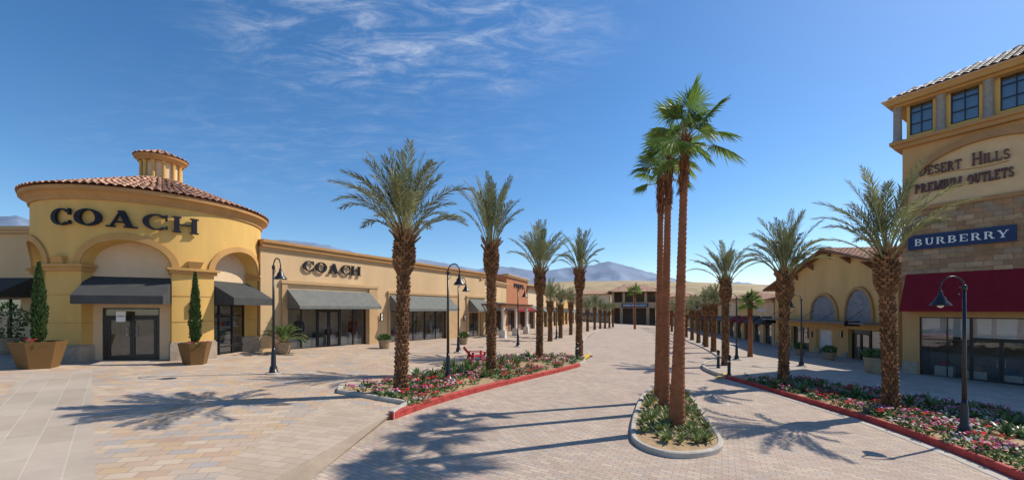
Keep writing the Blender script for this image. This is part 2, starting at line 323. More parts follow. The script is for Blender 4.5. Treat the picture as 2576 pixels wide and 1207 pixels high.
for j in range(ny+1):
    for i in range(nx+1):
        px=-700+i*4000/nx; t=j/ny; Y=2200+1900*t
        top=(HY-py_(px))/1000*4100
        r=noise.fractal((px*.02,t*3.2,1.3),1,2,5)
        fall=t**1.1
        z=top*fall*(1+.16*r*(1-t)*2)+ (noise.fractal((px*.06,0,3),1,2,4)*10 if j==ny else 22*r*t)
        vs.append(((px-CX)/1000*Y,Y,H+z-30*(1-t)))
mb.add(vs,[(j*(nx+1)+i,j*(nx+1)+i+1,(j+1)*(nx+1)+i+1,(j+1)*(nx+1)+i) for j in range(ny) for i in range(nx)])
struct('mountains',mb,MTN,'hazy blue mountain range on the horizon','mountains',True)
# ------------------------------------------------------------------ lettering
T_,t_,sf=.2,.085,.07
def bar(x0,y0,x1,y1): return [(x0,y0),(x1,y0),(x1,y1),(x0,y1)]
def arc(cx,cy,rx,ry,a0,a1,wx,wy,n=16):
    o=[]
    for i in range(n):
        a=R_(a0+(a1-a0)*i/n); b=R_(a0+(a1-a0)*(i+1)/n)
        o.append([(cx+rx*math.cos(a),cy+ry*math.sin(a)),(cx+rx*math.cos(b),cy+ry*math.sin(b)),(cx+(rx-wx)*math.cos(b),cy+(ry-wy)*math.sin(b)),(cx+(rx-wx)*math.cos(a),cy+(ry-wy)*math.sin(a))])
    return o
def dia(xb,yb,xt,yt,w): return [(xb,yb),(xb+w,yb),(xt+w,yt),(xt,yt)]
def glyphs(T_,t_):
    def vert(x): return [bar(x,0,x+T_,1),bar(x-sf,0,x+T_+sf,t_),bar(x-sf,1-t_,x+T_+sf,1)]
    return {'C':(.97,arc(.52,.5,.5,.5,42,318,T_*1.15,t_)+[bar(.84,.62,.93,.99),bar(.86,.08,.93,.3)]),
    'O':(1.08,arc(.54,.5,.53,.5,0,360,T_*1.2,t_,24)),
    'A':(1.15,[dia(.12,0,.5,1,.1),dia(.74,0,.42,1,.26),bar(.27,.28,.8,.28+t_),bar(0,0,.34,t_),bar(.64,0,1.13,t_)]),
    'H':(1.08,vert(.08)+vert(.78)+[bar(.28,.46,.78,.46+t_)]),
    'D':(.98,vert(.08)+arc(.3,.5,.63,.5,-90,90,T_,t_)),
    'E':(.9,vert(.08)+[bar(.28,0,.82,t_),bar(.28,1-t_,.82,1),bar(.28,.46,.62,.46+t_),bar(.74,0,.82,.28),bar(.74,.72,.82,1)]),
    'S':(.9,arc(.43,.73,.38,.27,15,270,.17,t_*1.25)+arc(.43,.28,.42,.28,-165,90,.17,t_*1.25)),
    'R':(1.02,vert(.08)+arc(.36,.73,.44,.27,-90,90,T_,t_)+[dia(.7,0,.42,.5,.22),bar(.66,0,1.0,t_)]),
    'P':(.9,vert(.08)+arc(.36,.72,.46,.28,-90,90,T_,t_)),
    'B':(.95,vert(.08)+arc(.36,.75,.42,.25,-90,90,T_,t_)+arc(.36,.26,.5,.27,-90,90,T_,t_)),
    'T':(.95,vert(.37)+[bar(0,1-t_,.94,1),bar(0,.74,.08,1),bar(.86,.74,.94,1)]),
    'I':(.38,vert(.08)),
    'L':(.87,vert(.08)+[bar(.28,0,.8,t_),bar(.72,0,.8,.32)]),
    'M':(1.3,vert(.08)+vert(1.0)+[dia(.56,0,.14,1,.16),dia(.6,0,1.0,1,.12)]),
    'U':(1.0,[bar(.1,.32,.1+T_,1),bar(.03,1-t_,.38,1),bar(.74,.32,.86,1),bar(.67,1-t_,.95,1)]+arc(.48,.33,.38,.33,180,360,T_,t_)),
    'Y':(1.0,[dia(.38,.42,.04,1,.22),dia(.48,.42,.82,1,.12),bar(.38,0,.58,.44),bar(.28,0,.68,t_),bar(-.02,1-t_,.34,1),bar(.74,1-t_,1.0,1)])}
GL=glyphs(T_,t_); GLB=glyphs(.27,.17)
def letters(text,fn,width,height,depth,mat,parent,name='sign_letters',gap=.14,small=.76,GG=None):
    tot=0; lay=[]
    for ch in text:
        if ch==' ': tot+=.5; continue
        s=small if ch.islower() else 1; w,p=(GG or GL)[ch.upper()]; lay.append((tot,s,p)); tot+=w*s+gap
    tot-=gap; k=width/tot; mb=MB(); n=0
    for x0,s,ps in lay:
        for p in ps:
            n+=1; d=depth+(n%40)*.0009; m=len(p)
            q=[((x0+x*s)*k,y*s*height) for x,y in p]
            vs=[fn(x,y,d) for x,y in q]+[fn(x,y,0) for x,y in q]
            mb.add(vs,[tuple(range(m))]+[(i,m+i,m+(i+1)%m,(i+1)%m) for i in range(m)])
    return mb.build(name,mat,parent)
def text(txt,w,h,fn,mat,parent,name='sign_letters'):
    cu=bpy.data.curves.new('t','FONT'); cu.body=txt; cu.extrude=.02; cu.resolution_u=3; cu.offset=.015
    o=bpy.data.objects.new('t',cu); COL.objects.link(o); dg=bpy.context.evaluated_depsgraph_get(); dg.update()
    me=bpy.data.meshes.new_from_object(o.evaluated_get(dg)); bpy.data.objects.remove(o)
    xs=[v.co.x for v in me.vertices]; ys=[v.co.y for v in me.vertices]; x0,x1,y0,y1=min(xs),max(xs),min(ys),max(ys)
    for v in me.vertices: v.co=fn((v.co.x-x0)/(x1-x0)*w,(v.co.y-y0)/(y1-y0)*h,v.co.z+.02)
    me.materials.clear(); me.materials.append(mat); me.name=name; return inst(name,me,parent)
# ------------------------------------------------------------------ facade helpers (local x along wall, -y outward)
class Fac:
    def __init__(s,ox,oy,rz,gz=None): s.ox,s.oy,s.rz=ox,oy,rz; s.c=math.cos(rz); s.s=math.sin(rz); s.gz=g(ox) if gz is None else gz
    def _o(s,w): return s.ox+w*s.s, s.oy-w*s.c
    def u(s,px,w=0):
        ox,oy=s._o(w); dx=(px-CX)/F; return (dx*oy-ox)/(s.c-dx*s.s)
    def z(s,px,py,w=0):
        ox,oy=s._o(w); return H+(HY-py)/F*(oy+s.u(px,w)*s.s)-s.gz
    def world(s,u,w=0): ox,oy=s._o(w); return Vector((ox+u*s.c,oy+u*s.s,0))
    def root(s,name,label,cat='building',group=None): return thing(name,label,cat,(s.ox,s.oy,s.gz),s.rz,group)
def wall_holes(mb,x0,x1,z0,z1,holes,y=0,rev=.3,depth=6,mi=0,back=True):
    xs=sorted({x0,x1,*[q for h in holes for q in h[:2]]}); zs=sorted({z0,z1,*[q for h in holes for q in h[2:4]]})
    for i in range(len(xs)-1):
        for j in range(len(zs)-1):
            cx,cz=(xs[i]+xs[i+1])/2,(zs[j]+zs[j+1])/2
            if any(h[0]<cx<h[1] and h[2]<cz<h[3] for h in holes): continue
            mb.quad((xs[i],y,zs[j]),(xs[i+1],y,zs[j]),(xs[i+1],y,zs[j+1]),(xs[i],y,zs[j+1]),mi)
    for a,b,c,d in [h[:4] for h in holes]:
        for p,q in (((a,c),(a,d)),((a,d),(b,d)),((b,d),(b,c)),((b,c),(a,c))):
            mb.quad((p[0],y,p[1]),(q[0],y,q[1]),(q[0],y+rev,q[1]),(p[0],y+rev,p[1]),mi)
    D=y+depth
    mb.quad((x0,y,z1),(x1,y,z1),(x1,D,z1),(x0,D,z1),mi)
    mb.quad((x0,y,z0),(x0,y,z1),(x0,D,z1),(x0,D,z0),mi); mb.quad((x1,y,z0),(x1,y,z1),(x1,D,z1),(x1,D,z0),mi)
    if back: mb.quad((x0,D,z0),(x1,D,z0),(x1,D,z1),(x0,D,z1),mi)
def window(parent,x0,x1,z0,z1,y,cols=(),rows=(),fr=BLK,gl=GLS,name='shop_window',w=.05):
    mb=MB()
    mb.box(x0,x0+w,y-.04,y+.05,z0,z1); mb.box(x1-w,x1,y-.04,y+.05,z0,z1)
    mb.box(x0+w,x1-w,y-.039,y+.049,z0,z0+w*1.6); mb.box(x0+w,x1-w,y-.039,y+.049,z1-w,z1)
    for c in cols: mb.box(x0+(x1-x0)*c-w/2,x0+(x1-x0)*c+w/2,y-.036,y+.046,z0+w*1.6,z1-w)
    for r in rows: mb.box(x0+w,x1-w,y-.033,y+.043,z0+(z1-z0)*r-w/2,z0+(z1-z0)*r+w/2)
    o=mb.build(name,fr,parent)
    MB().quad((x0+w*.5,y+.01,z0),(x1-w*.5,y+.01,z0),(x1-w*.5,y+.01,z1),(x0+w*.5,y+.01,z1)).build('glass',gl,o)
    return o
def door(parent,x0,x1,z0,z1,y,leaves=2):
    mb=MB(); w=.07
    xs=[x0+(x1-x0)*i/leaves for i in range(leaves+1)]
    for a,b in zip(xs,xs[1:]):
        mb.box(a+.004,a+w,y-.05,y+.05,z0,z1); mb.box(b-w,b-.004,y-.05,y+.05,z0,z1); mb.box(a+w,b-w,y-.049,y+.049,z0,z0+.2); mb.box(a+w,b-w,y-.049,y+.049,z1-.08,z1)
    o=mb.build('door',BLK,parent)
    MB().quad((x0,y+.01,z0),(x1,y+.01,z0),(x1,y+.01,z1),(x0,y+.01,z1)).build('glass',GLS,o)
    for i in range(leaves):
        hx=xs[i+1]-.13 if i==0 else xs[i]+.13
        MB().tube([(hx,y-.06,z0+.9),(hx,y-.11,z0+.92),(hx,y-.11,z0+1.25),(hx,y-.06,z0+1.27)],.014,6).build('handle',mk_steel,o)
    return o
mk_steel=mk('steel',(.5,.5,.5),rough=.3,metal=1,bump=0)
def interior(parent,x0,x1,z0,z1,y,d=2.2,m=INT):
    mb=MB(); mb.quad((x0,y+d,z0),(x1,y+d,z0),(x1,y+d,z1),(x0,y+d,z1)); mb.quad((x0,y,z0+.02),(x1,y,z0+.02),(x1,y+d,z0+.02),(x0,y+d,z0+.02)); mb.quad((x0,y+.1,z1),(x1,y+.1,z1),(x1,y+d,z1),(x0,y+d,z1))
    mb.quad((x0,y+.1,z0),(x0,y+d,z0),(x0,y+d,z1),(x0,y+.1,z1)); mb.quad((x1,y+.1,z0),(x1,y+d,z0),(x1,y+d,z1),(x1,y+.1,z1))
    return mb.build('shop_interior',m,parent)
def display(parent,x0,x1,z0,y,seed,n=4):
    rr=random.Random(seed)
    for i in range(n):
        mb=MB(); x=x0+(x1-x0)*(i+.5)/n; w=min(.35,(x1-x0)/n*.4); h=rr.uniform(.35,.8)
        mb.box(x-w,x+w,y+.3,y+.7,z0+.02,z0+h,0,rr.random())
        mb.box(x-w*.5,x+w*.5,y+.4,y+.6,z0+h,z0+h+.3,1+i%3,.5)
        mb.build('display_block',[INTL,CLO[0],CLO[2],CLO[1]],parent)
def awning(parent,x0,x1,zt,zb,proj,val,m,y=0):
    mb=MB(); zv=zb+val
    mb.quad((x0,y-.01,zt),(x1,y-.01,zt),(x1,y-proj,zv),(x0,y-proj,zv),0,.55)
    mb.quad((x0,y-proj,zv),(x1,y-proj,zv),(x1,y-proj-.01,zb),(x0,y-proj-.01,zb),0,.45)
    for x in (x0,x1): mb.add([(x,y-.01,zt),(x,y-proj,zv),(x,y-proj-.01,zb),(x,y-.01,zb+.02)],[(0,1,2,3)],0,.4)
    o=mb.build('awning',m,parent)
    fb=MB()
    for x in (x0+.03,x1-.03): fb.tube([(x,y-.02,zb+.05),(x,y-proj+.03,zb+.05)],.015,5)
    fb.tube([(x0+.03,y-proj+.03,zb+.05),(x1-.03,y-proj+.03,zb+.05)],.015,5)
    fb.build('awning_frame',BLK,o); return o
def sconce(parent,M4):
    mb=MB(); mb.box(-.09,.09,-.1,0,-.22,.22)
    o=mb.build('sconce',LITE,parent); o.matrix_local=M4
    f=MB()
    for x in (-.1,.08): f.box(x,x+.02,-.115,.0,-.25,.25)
    f.box(-.08,.08,-.114,0,.222,.25); f.box(-.08,.08,-.114,0,-.25,-.222); f.box(-.08,.08,-.112,-.102,-.01,.01)
    f.build('sconce_frame',BLK,o); return o
def tiles(mb,O,Ud,Vd,lu,lv,pitch=.3,course=.42,clip=None,hgt=.07):
    O,Ud,Vd=Vector(O),Vector(Ud).normalized(),Vector(Vd).normalized(); n=Ud.cross(Vd).normalized()
    if n.z<0: n=-n
    nu,nv=max(1,int(lu/pitch)),max(1,int(lv/course)); pu,pv=lu/nu,lv/nv
    for i in range(nu):
        for j in range(nv):
            if clip and not clip((i+.5)*pu,(j+.5)*pv): continue
            t=random.random(); a=[]
            for c,h in ((0,0),(.2,.7),(.5,1),(.8,.7),(1,0)):
                for v,dh in ((j*pv,.03),(j*pv+pv*1.05,0)): a.append(O+Ud*((i+c)*pu)+Vd*v+n*(h*hgt+dh))
            mb.add(a,[(0,2,3,1),(2,4,5,3),(4,6,7,5),(6,8,9,7)],0,t)
# ------------------------------------------------------------------ rotunda shop
CXr,CYr=-15.74,17.85; RW=3.77; gzr=g(CXr)
rot=thing('round_shop','round golden stucco shop with clay tiled roof and small cupola','building',(CXr,CYr,gzr),R_(41.4))
def cyl(phi,r,z): return (r*math.sin(R_(phi)),-r*math.cos(R_(phi)),z)
SP,RISE,HW,TOP=3.53,.93,19.5,6.02
ARC=[-15+60*k for k in range(6)]
def inarch(p):
    for a in ARC:
        d=(p-a+180)%360-180
        if abs(d)<HW: return d
    return None
mb=MB()
for k in range(240):
    p0,p1=-180+1.5*k,-180+1.5*(k+1); d=inarch((p0+p1)/2)
    if d is None: z0=z1=-1
    else:
        z0=SP+RISE*math.sqrt(max(0,1-((d-.75)/HW)**2)); z1=SP+RISE*math.sqrt(max(0,1-((d+.75)/HW)**2))
        mb.quad(cyl(p0,RW,z0),cyl(p1,RW,z1),cyl(p1,RW-.75,z1),cyl(p0,RW-.75,z0))
    mb.quad(cyl(p0,RW,z0),cyl(p1,RW,z1),cyl(p1,RW,TOP),cyl(p0,RW,TOP))
for a in ARC:
    for s in (-1,1): p=a+s*HW; mb.quad(cyl(p,RW,-1),cyl(p,RW,SP),cyl(p,RW-.75,SP),cyl(p,RW-.75,-1))
mb.build('wall',YEL,rot)
mb=MB(); mb.lathe([(RW-.02,5.85),(RW+.06,5.85),(RW+.07,5.95),(RW+.18,6.1),(RW+.3,6.16),(RW+.3,6.28),(RW+.02,6.3)],96)
mb.build('cornice',BRN,rot)
mb=MB(); nrib,nring=104,11; r0,r1,za,zb_=4.12,.72,6.30,7.62
mb.lathe([(r0-.02,za-.02),(r1,zb_-.02)],64,t=.3)
for j in range(nring):
    ra,rb=r0+(r1-r0)*j/nring,r0+(r1-r0)*(j+1.05)/nring; z1_,z2_=za+(zb_-za)*j/nring,za+(zb_-za)*(j+1.05)/nring
    nr=nrib if j<5 else (72 if j<8 else 42)
    for i in range(nr):
        t=random.random(); a=[]
        for c,h in ((0,0),(.2,.65),(.5,1),(.8,.65),(1,0)):
            ph=360*(i+c)/nr; a+= [cyl(ph,ra,z1_+h*.07+.03),cyl(ph,rb,z2_+h*.062+.005)]
        mb.add(a,[(0,2,3,1),(2,4,5,3),(4,6,7,5),(6,8,9,7)],0,t)
roofo=mb.build('roof',TILE,rot)
mb=MB(); mb.lathe([(.78,7.3),(.78,7.62),(.70,7.66),(.62,7.68),(.62,8.42)],24); mb.build('cupola_drum',CREAM,roofo)
for k in range(12):
    p=k*30+7; x,y,_=cyl(p,.68,0)
    MB().lathe([(.075,7.66),(.06,7.72),(.055,8.3),(.08,8.38),(.08,8.42)],10,(x,y)).build('cupola_column',YEL,roofo)
mb=MB(); mb.lathe([(.6,8.42),(.8,8.42),(.82,8.5),(.92,8.56),(.92,8.64),(.5,8.65)],32); mb.build('cupola_cornice',BRN,roofo)
mb=MB()
for j in range(3):
    ra,rb=.96*(1-j/3),.96*(1-(j+1)/3)+.01; z1_,z2_=8.63+.42*j/3,8.63+.42*(j+1)/3; nr=(26,18,10)[j]
    for i in range(nr):
        t=random.random(); a=[]
        for c,h in ((0,0),(.5,1),(1,0)):
            ph=360*(i+c)/nr; a+=[cyl(ph,ra,z1_+h*.06+.02),cyl(ph,rb,z2_+h*.05)]
        mb.add(a,[(0,2,3,1),(2,4,5,3)],0,t)
mb.lathe([(.95,8.64),(.02,9.03)],24,t=.3)
mb.build('cupola_roof',TILE,roofo)
def ring(mb,p0,p1,ra,rb,z0,z1,n=8):
    for i in range(n):
        a0,a1=p0+(p1-p0)*i/n,p0+(p1-p0)*(i+1)/n
        mb.hexa([cyl(a0,rb,z0),cyl(a1,rb,z0),cyl(a1,ra,z0),cyl(a0,ra,z0),cyl(a0,rb,z1),cyl(a1,rb,z1),cyl(a1,ra,z1),cyl(a0,ra,z1)])
for ai,a in enumerate(ARC):
    mb=MB(); n=28
    for i in range(n):
        q=[]
        for j in (i,i+1):
            w=PI*j/n; c,s=math.cos(w),math.sin(w)
            q.append((cyl(a-HW*c,RW+.07,SP+RISE*s),cyl(a-(HW+3.3)*c,RW+.07,SP+(RISE+.22)*s),cyl(a-HW*c,RW-.02,SP+RISE*s),cyl(a-(HW+3.3)*c,RW-.02,SP+(RISE+.22)*s)))
        p,r=q; mb.quad(p[0],p[1],r[1],r[0]); mb.quad(p[1],p[3],r[3],r[1]); mb.quad(p[0],p[2],r[2],r[0])
    mb.build('arch_trim',YELD,rot)
    pc=a+30
    mb=MB(); ring(mb,pc-11.6,pc+11.6,RW-.7,RW+.09,SP-.22,SP-.08); ring(mb,pc-12.6,pc+12.6,RW-.7,RW+.17,SP-.08,SP+.02); mb.build('capital',YELD,rot)
    mb=MB(); ring(mb,pc-11.3,pc+11.3,RW-.7,RW+.12,-1,.62); ring(mb,pc-10.9,pc+10.9,RW-.7,RW+.07,.62,.68); mb.build('plinth',STN,rot)
    for zj in (1.45,2.45): mb=MB(); ring(mb,pc-10.6,pc+10.6,RW-.5,RW+.012,zj,zj+.025); mb.build('joint_line',YELD,rot)
    mb=MB(); mb.hexa([cyl(pc-2.6,RW+.1,SP+.022),cyl(pc+2.6,RW+.1,SP+.022),cyl(pc+2.6,RW-.05,SP+.022),cyl(pc-2.6,RW-.05,SP+.022),cyl(pc-3.6,RW+.2,SP+.28),cyl(pc+3.6,RW+.2,SP+.28),cyl(pc+3.6,RW-.05,SP+.28),cyl(pc-3.6,RW-.05,SP+.28)]); mb.build('corbel',YELD,rot)
    if a in (-75,-15,45,105):
        Mx=Matrix.Rotation(R_(a),4,'Z')@Matrix.Translation((0,-3.12,0))
        hold=MB()
        hs_=[(-.86,.78,-.2,2.0)] if a==-15 else [(-1.1,1.1,-.3,2.15)]
        wall_holes(hold,-1.35,1.35,-1,4.6,hs_,0,.12,.15,back=False)
        pnl=hold.build('recess_wall',CREAM,rot); pnl.matrix_local=Mx
        if a==-15:
            door(pnl,-.74,.66,.02,1.62,.1); window(pnl,-.86,.78,1.64,2.0,.1,(),(),name='transom_window')
            for q0,q1 in ((-.86,-.745),(.665,.78)): MB().box(q0,q1,.06,.14,-.2,1.63).build('door_jamb',BLK,pnl)
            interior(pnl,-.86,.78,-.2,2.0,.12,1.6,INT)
        else:
            window(pnl,-1.1,1.1,-.3,2.15,.1,(.33,.67),(.25,.8)); interior(pnl,-1.1,1.1,-.3,2.15,.12,.6,INTL)
            for zz_ in (.35,.75,1.15,1.55):
                mb=MB(); mb.box(-1,1,.25,.62,zz_,zz_+.03,0)
                for q in range(5): x=-.75+q*.36+U(-.06,.06); mb.box(x,x+U(.12,.22),.32,.5,zz_+.03,zz_+U(.15,.3),1+random.randrange(4))
                mb.build('display_shelf',[INTL]+CLO,pnl)
        awning(pnl,-1.22,1.22,3.16,2.13,1.25,.3,AWD,-.01)
    if pc in (-45,15,75):
        sconce(rot,Matrix.Rotation(R_(pc),4,'Z')@Matrix.Translation((0,-RW-.012,2.05)))
def phi_of(px):
    th=math.degrees(math.atan((px-CX)/F))+41.4; D=23.8
    return math.degrees(math.asin(max(-1,min(1,D*math.sin(R_(th))/RW))))-th
pA,pB=phi_of(138),phi_of(498); arcw=R_(pB-pA)*RW
letters('COACH',lambda x,y,d:cyl(pA+math.degrees(x/RW),RW+.06+d,4.90+y),arcw,.60,.07,LET,rot,gap=.13)
cs=thing('door_card','small white card sign hanging over the glass doors of the round shop','sign',rot.matrix_basis@Vector(cyl(-19,3.45,1.75)),R_(41.4-15))
MB().box(-.13,.13,-.01,.01,-.26,.12).build('card',WLET,cs)
text('COACH',.2,.05,lambda x,y,d:Vector((-.1+x,-.012-d*.1,-.08+y)),LET,cs)
# left wing
wf=Fac(-34,17.6,0,1.0)
r=wf.root('wing_shop','tan single storey wing left of the round shop')
mb=MB(); hl=[(wf.u(-150),wf.u(52),-.3,2.15)]; wall_holes(mb,0,16,-1,5.25,hl,0,.3); mb.build('wall',TAN,r)
MB().box(-.1,16,-.14,.3,5.0,5.14).box(-.1,16,-.2,.3,5.14,5.3).build('cornice',TANT,r)
window(r,hl[0][0],hl[0][1],-.3,2.15,.2,(.2,.4,.6,.8),(.75,)); interior(r,hl[0][0],hl[0][1],-.3,2.15,.22,1.4,INTM)
awning(r,wf.u(-160),wf.u(85),3.05,2.15,1.2,.22,AWD)
# ------------------------------------------------------------------ long tan shop
lf=Fac(-11.95,18.97,math.atan2(1,.53))
r=lf.root('long_shop','long tan flat roofed shop with three awnings beside the round shop')
XE=lf.u(1219); XS=-.05
def opening(pl,pr,yt,yb=890):
    a,b=lf.u(pl),lf.u(pr); m=(pl+pr)/2; return (a,b,-.4,lf.z(m,yt))
bays=[opening(722,926,776),opening(980,1127,781),opening(1178,1214,786)]
mb=MB(); wall_holes(mb,XS,XE,-1.2,5.42,bays,0,.35,9); mb.build('wall',TAN,r)
MB().box(XS,XE+.05,-.16,.3,5.12,5.32).box(XS,XE+.1,-.24,.3,5.32,5.46).build('cornice',BRN,r)
mb=MB(); mb.box(XS,XE+.02,-.03,.1,4.94,4.98); mb.build('string_course',TANT,r)
for i,(b,(pl,pr,yt,ya,yb)) in enumerate(zip(bays,((707,962,712,727,777),(975,1160,738,742,782),(1172,1226,748,752,784)))):
    x0,x1=lf.u(pl),lf.u(pr)-.5; zt=lf.z(pl,yt)
    fm=MB(); fm.box(x0,b[0]-.02,-.1,.1,-1,zt); fm.box(b[1]+.02,x1,-.1,.1,-1,zt); fm.box(x0-.05,x1+.05,-.14,.1,zt,zt+.16); fm.build('bay_surround',TANT,r)
    awning(r,b[0]-.05,b[1]+.05,lf.z(pl+15,ya),lf.z((pl+pr)/2,yb,1.0),1.0,.16,AWG,-.1)
    z0,z1=-.4,b[3]; W_=b[1]-b[0]
    if i<2:
        d0,d1=(b[0]+W_*.36,b[0]+W_*.64) if i==0 else (b[0],b[0])
        if i==0:
            window(r,b[0],d0,z0,z1,.25,(.5,)); window(r,d1,b[1],z0,z1,.25,(.5,)); door(r,d0+.01,d1-.01,-.1,2.05,.25); window(r,d0+.01,d1-.01,2.06,z1,.25,name='transom_window')
        else: window(r,b[0],b[1],z0,z1,.25,(.2,.4,.6,.8))
    else: window(r,b[0],b[1],z0,z1,.25,(.5,))
    interior(r,b[0],b[1],z0,z1,.3,1.15,INTM)
    display(r,b[0]+.2,b[1]-.2,-.05-.1*i,.3,i,6 if i<2 else 3)
for px,py in ((955,797),(1165,800)): sconce(r,Matrix.Translation((lf.u(px),-.11,lf.z(px,py))))
x0=lf.u(760); letters('COACH',lambda x,y,d:(x0+x,-.05-d,lf.z(832,688)+y),lf.u(905)-x0,.56,.06,LET,r,gap=.13)
def mannequin(p,ci,label):
    t=thing('mannequin',label,'mannequin',p,U(0,6))
    MB().lathe([(.02,0),(.14,.0),(.14,.02),(.02,.03),(.02,.3)],12).lathe([(.05,1.42),(.045,1.5),(.09,1.56),(.1,1.66),(.06,1.76),(.01,1.78)],12).tube([(-.07,0,.85),(-.08,0,.45),(-.08,0,.06)],[.08,.055,.035],8).tube([(.07,0,.85),(.08,.02,.45),(.08,.02,.06)],[.08,.055,.035],8).build('body',SKN,t,True)
    MB().lathe([(.2,.6),(.17,.85),(.13,1.05),(.17,1.25),(.19,1.38),(.08,1.45)],14,sy=.65).tube([(-.2,0,1.36),(-.25,.03,1.1),(-.23,-.04,.85)],[.06,.05,.035],8).tube([(.2,0,1.36),(.25,.03,1.1),(.23,-.04,.85)],[.06,.05,.035],8).build('coat',CLO[ci],t,True)
for px,ci,lb in ((905,0,'dressed mannequin inside the first window right of the glass doors'),(1066,2,'mannequin in a camel coat in the wide middle window'),(1100,3,'pale dressed mannequin at the right of the wide middle window'),(770,1,'blue dressed mannequin in the window left of the glass doors')):
    q=lf.world(lf.u(px),-.62); mannequin((q.x,q.y,g(q.x)+.1),ci,lb)
# ------------------------------------------------------------------ far shops
def shop(fac,Ln,Ht,wm_,label,nb=2,aw=AWD,sign=None,roof=False,depth=8,signmat=LET,cor=TANT,oh=2.4,name='street_shop'):
    r=fac.root(name,label)
    hs=[]
    for i in range(nb):
        a=Ln*(i+.15)/nb; b=Ln*(i+.85)/nb; hs.append((a,b,-.1,oh))
    mb=MB(); wall_holes(mb,0,Ln,-2,Ht,hs,0,.4,depth); mb.build('wall',wm_,r)
    MB().box(-.1,Ln+.1,-.18,.3,Ht-.25,Ht-.08).box(-.15,Ln+.15,-.26,.3,Ht-.08,Ht+.06).build('cornice',cor,r)
    for h in hs:
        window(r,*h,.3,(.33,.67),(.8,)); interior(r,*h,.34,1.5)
        if aw: awning(r,h[0]-.1,h[1]+.1,oh+.85,oh-.02,1.1,.18,aw)
    if sign: text(sign,Ln*.45,.55,lambda x,y,d:Vector((Ln*.3+x,-.05-d,Ht-1.35+y)),signmat,r)
    if roof:
        mb=MB(); o=.6; rise=depth*.16
        tiles(mb,(-o,-o,Ht+.06),(1,0,0),(0,depth/2+o,rise),Ln+2*o,math.hypot(depth/2+o,rise),.32,.45,lambda u,v:u>v*.7 and u<Ln+2*o-v*.7)
        tiles(mb,(-o,-o,Ht+.06),(0,1,0),(depth/2+o,0,rise),depth+2*o,math.hypot(depth/2+o,rise)*.95,.32,.45,lambda u,v:v<u<depth+2*o-v)
        tiles(mb,(Ln+o,-o,Ht+.06),(0,1,0),(-depth/2-o,0,rise),depth+2*o,math.hypot(depth/2+o,rise)*.95,.32,.45,lambda u,v:v<u<depth+2*o-v)
        mb.build('roof',TILE,r)
        MB().box(-o,Ln+o,-o,depth+o,Ht+.062,Ht+.12).build('eave',WOOD,r)
    return r
LD=Vector((.30,.954)); rzL=math.atan2(.954,.30); p=Vector((-3.0,36.2)); px0=p.copy()
rowL=[(8,5.3,TAN,'tan shop behind the timber pergola, next after the long shop',2,AWD,None,False),(9,6.5,REDS,'terracotta stucco shop with dark letters on the left row',2,AWR,'PREPS',False),(9,5.7,CREAM,'cream shop with clay tile roof beyond the terracotta shop',2,AWG,None,True),(11,5.5,TAN,'tan shop fourth beyond the long shop on the left row',3,AWD,None,False),(12,5.9,SHY,'ochre shop near the far end of the left row',3,AWD,None,True),(14,5.5,CREAM,'pale shop at the far end of the left row',3,AWG,None,True)]
for (Ln,Ht,m,lb,nb,aw,sg,rf) in rowL:
    f_=Fac(p.x,p.y,rzL); shop(f_,Ln-.05,Ht,m,lb,nb,aw,sg,rf); p=p+LD*Ln
f_=Fac(-4.5,44,rzL); shop(f_,7,6.2,CREAM,'cream block with tiled hip roof rising behind the pergola shop',1,None,None,True,7)
pf=Fac(-.9,35.0,rzL); r=pf.root('pergola','timber pergola on white columns in front of the tan shop','pergola')
for u in (.3,4.2,8.1):
    MB().box(u-.28,u+.28,-.28,.28,-.6,.75).build('column_plinth',WHT,r)
    MB().lathe([(.2,.75),(.2,.82),(.15,.86),(.13,2.5),(.18,2.58),(.2,2.7)],14,(u,0)).build('column',WHT,r,True)
for y0,y1 in ((-.12,.12),(1.9,2.1)): MB().box(-.5,9,y0,y1,2.7,2.95).build('beam',WOOD,r)
for i in range(18): MB().box(-.4+i*.53,-.3+i*.53,-.6,2.6,2.951,3.12).build('rafter',WOOD,r)
# ------------------------------------------------------------------ right: gabled shop
ga=Fac(27.6,41.7,math.atan2(-14.7,-2.4)); Lg=14.7
r=ga.root('gabled_shop','ochre gabled shop with two stone filled arches, shaded side facing the street')
uA=9.3; zA=ga.z(2090,630); sl_=.28
zL,zR=zA-sl_*uA,zA-sl_*(Lg-uA)
zc=ga.z(2200,815)
hs=[(ga.u(1990),ga.u(2035),-.3,2.3),(ga.u(2052),ga.u(2092),-.2,2.2),(ga.u(2133),ga.u(2217),-.3,2.4)]
mb=MB(); wall_holes(mb,0,Lg+1.5,-1.5,zL,hs,0,.35,9)
mb.add([(0,0,zL),(Lg+1.5,0,zL),(Lg+1.5,0,zA-sl_*(Lg+1.5-uA)),(uA,0,zA)],[(0,1,2,3)]); mb.build('wall',SHY,r)
mb=MB(); D=10; oh=.8; up=.15
for sgn,ln in ((-1,uA+1),(1,Lg+2.5-uA)):
    V=Vector((sgn,0,-sl_)).normalized(); lv=math.hypot(ln,ln*sl_)
    e=Vector((uA,-oh,zA+up+.02))+V*lv
    tiles(mb,e,(0,1,0),-V,D+oh,lv,.32,.45)
mb.build('roof',TILE,r)
mb=MB()
for sgn,ln in ((-1,uA+1),(1,Lg+2.5-uA)):
    x1=uA+sgn*ln; z1=zA-sl_*ln
    mb.hexa([(uA,-oh,zA),(x1,-oh,z1),(x1,D,z1),(uA,D,zA),(uA,-oh,zA+up),(x1,-oh,z1+up),(x1,D,z1+up),(uA,D,zA+up)])
mb.build('roof_deck',WOOD,r)
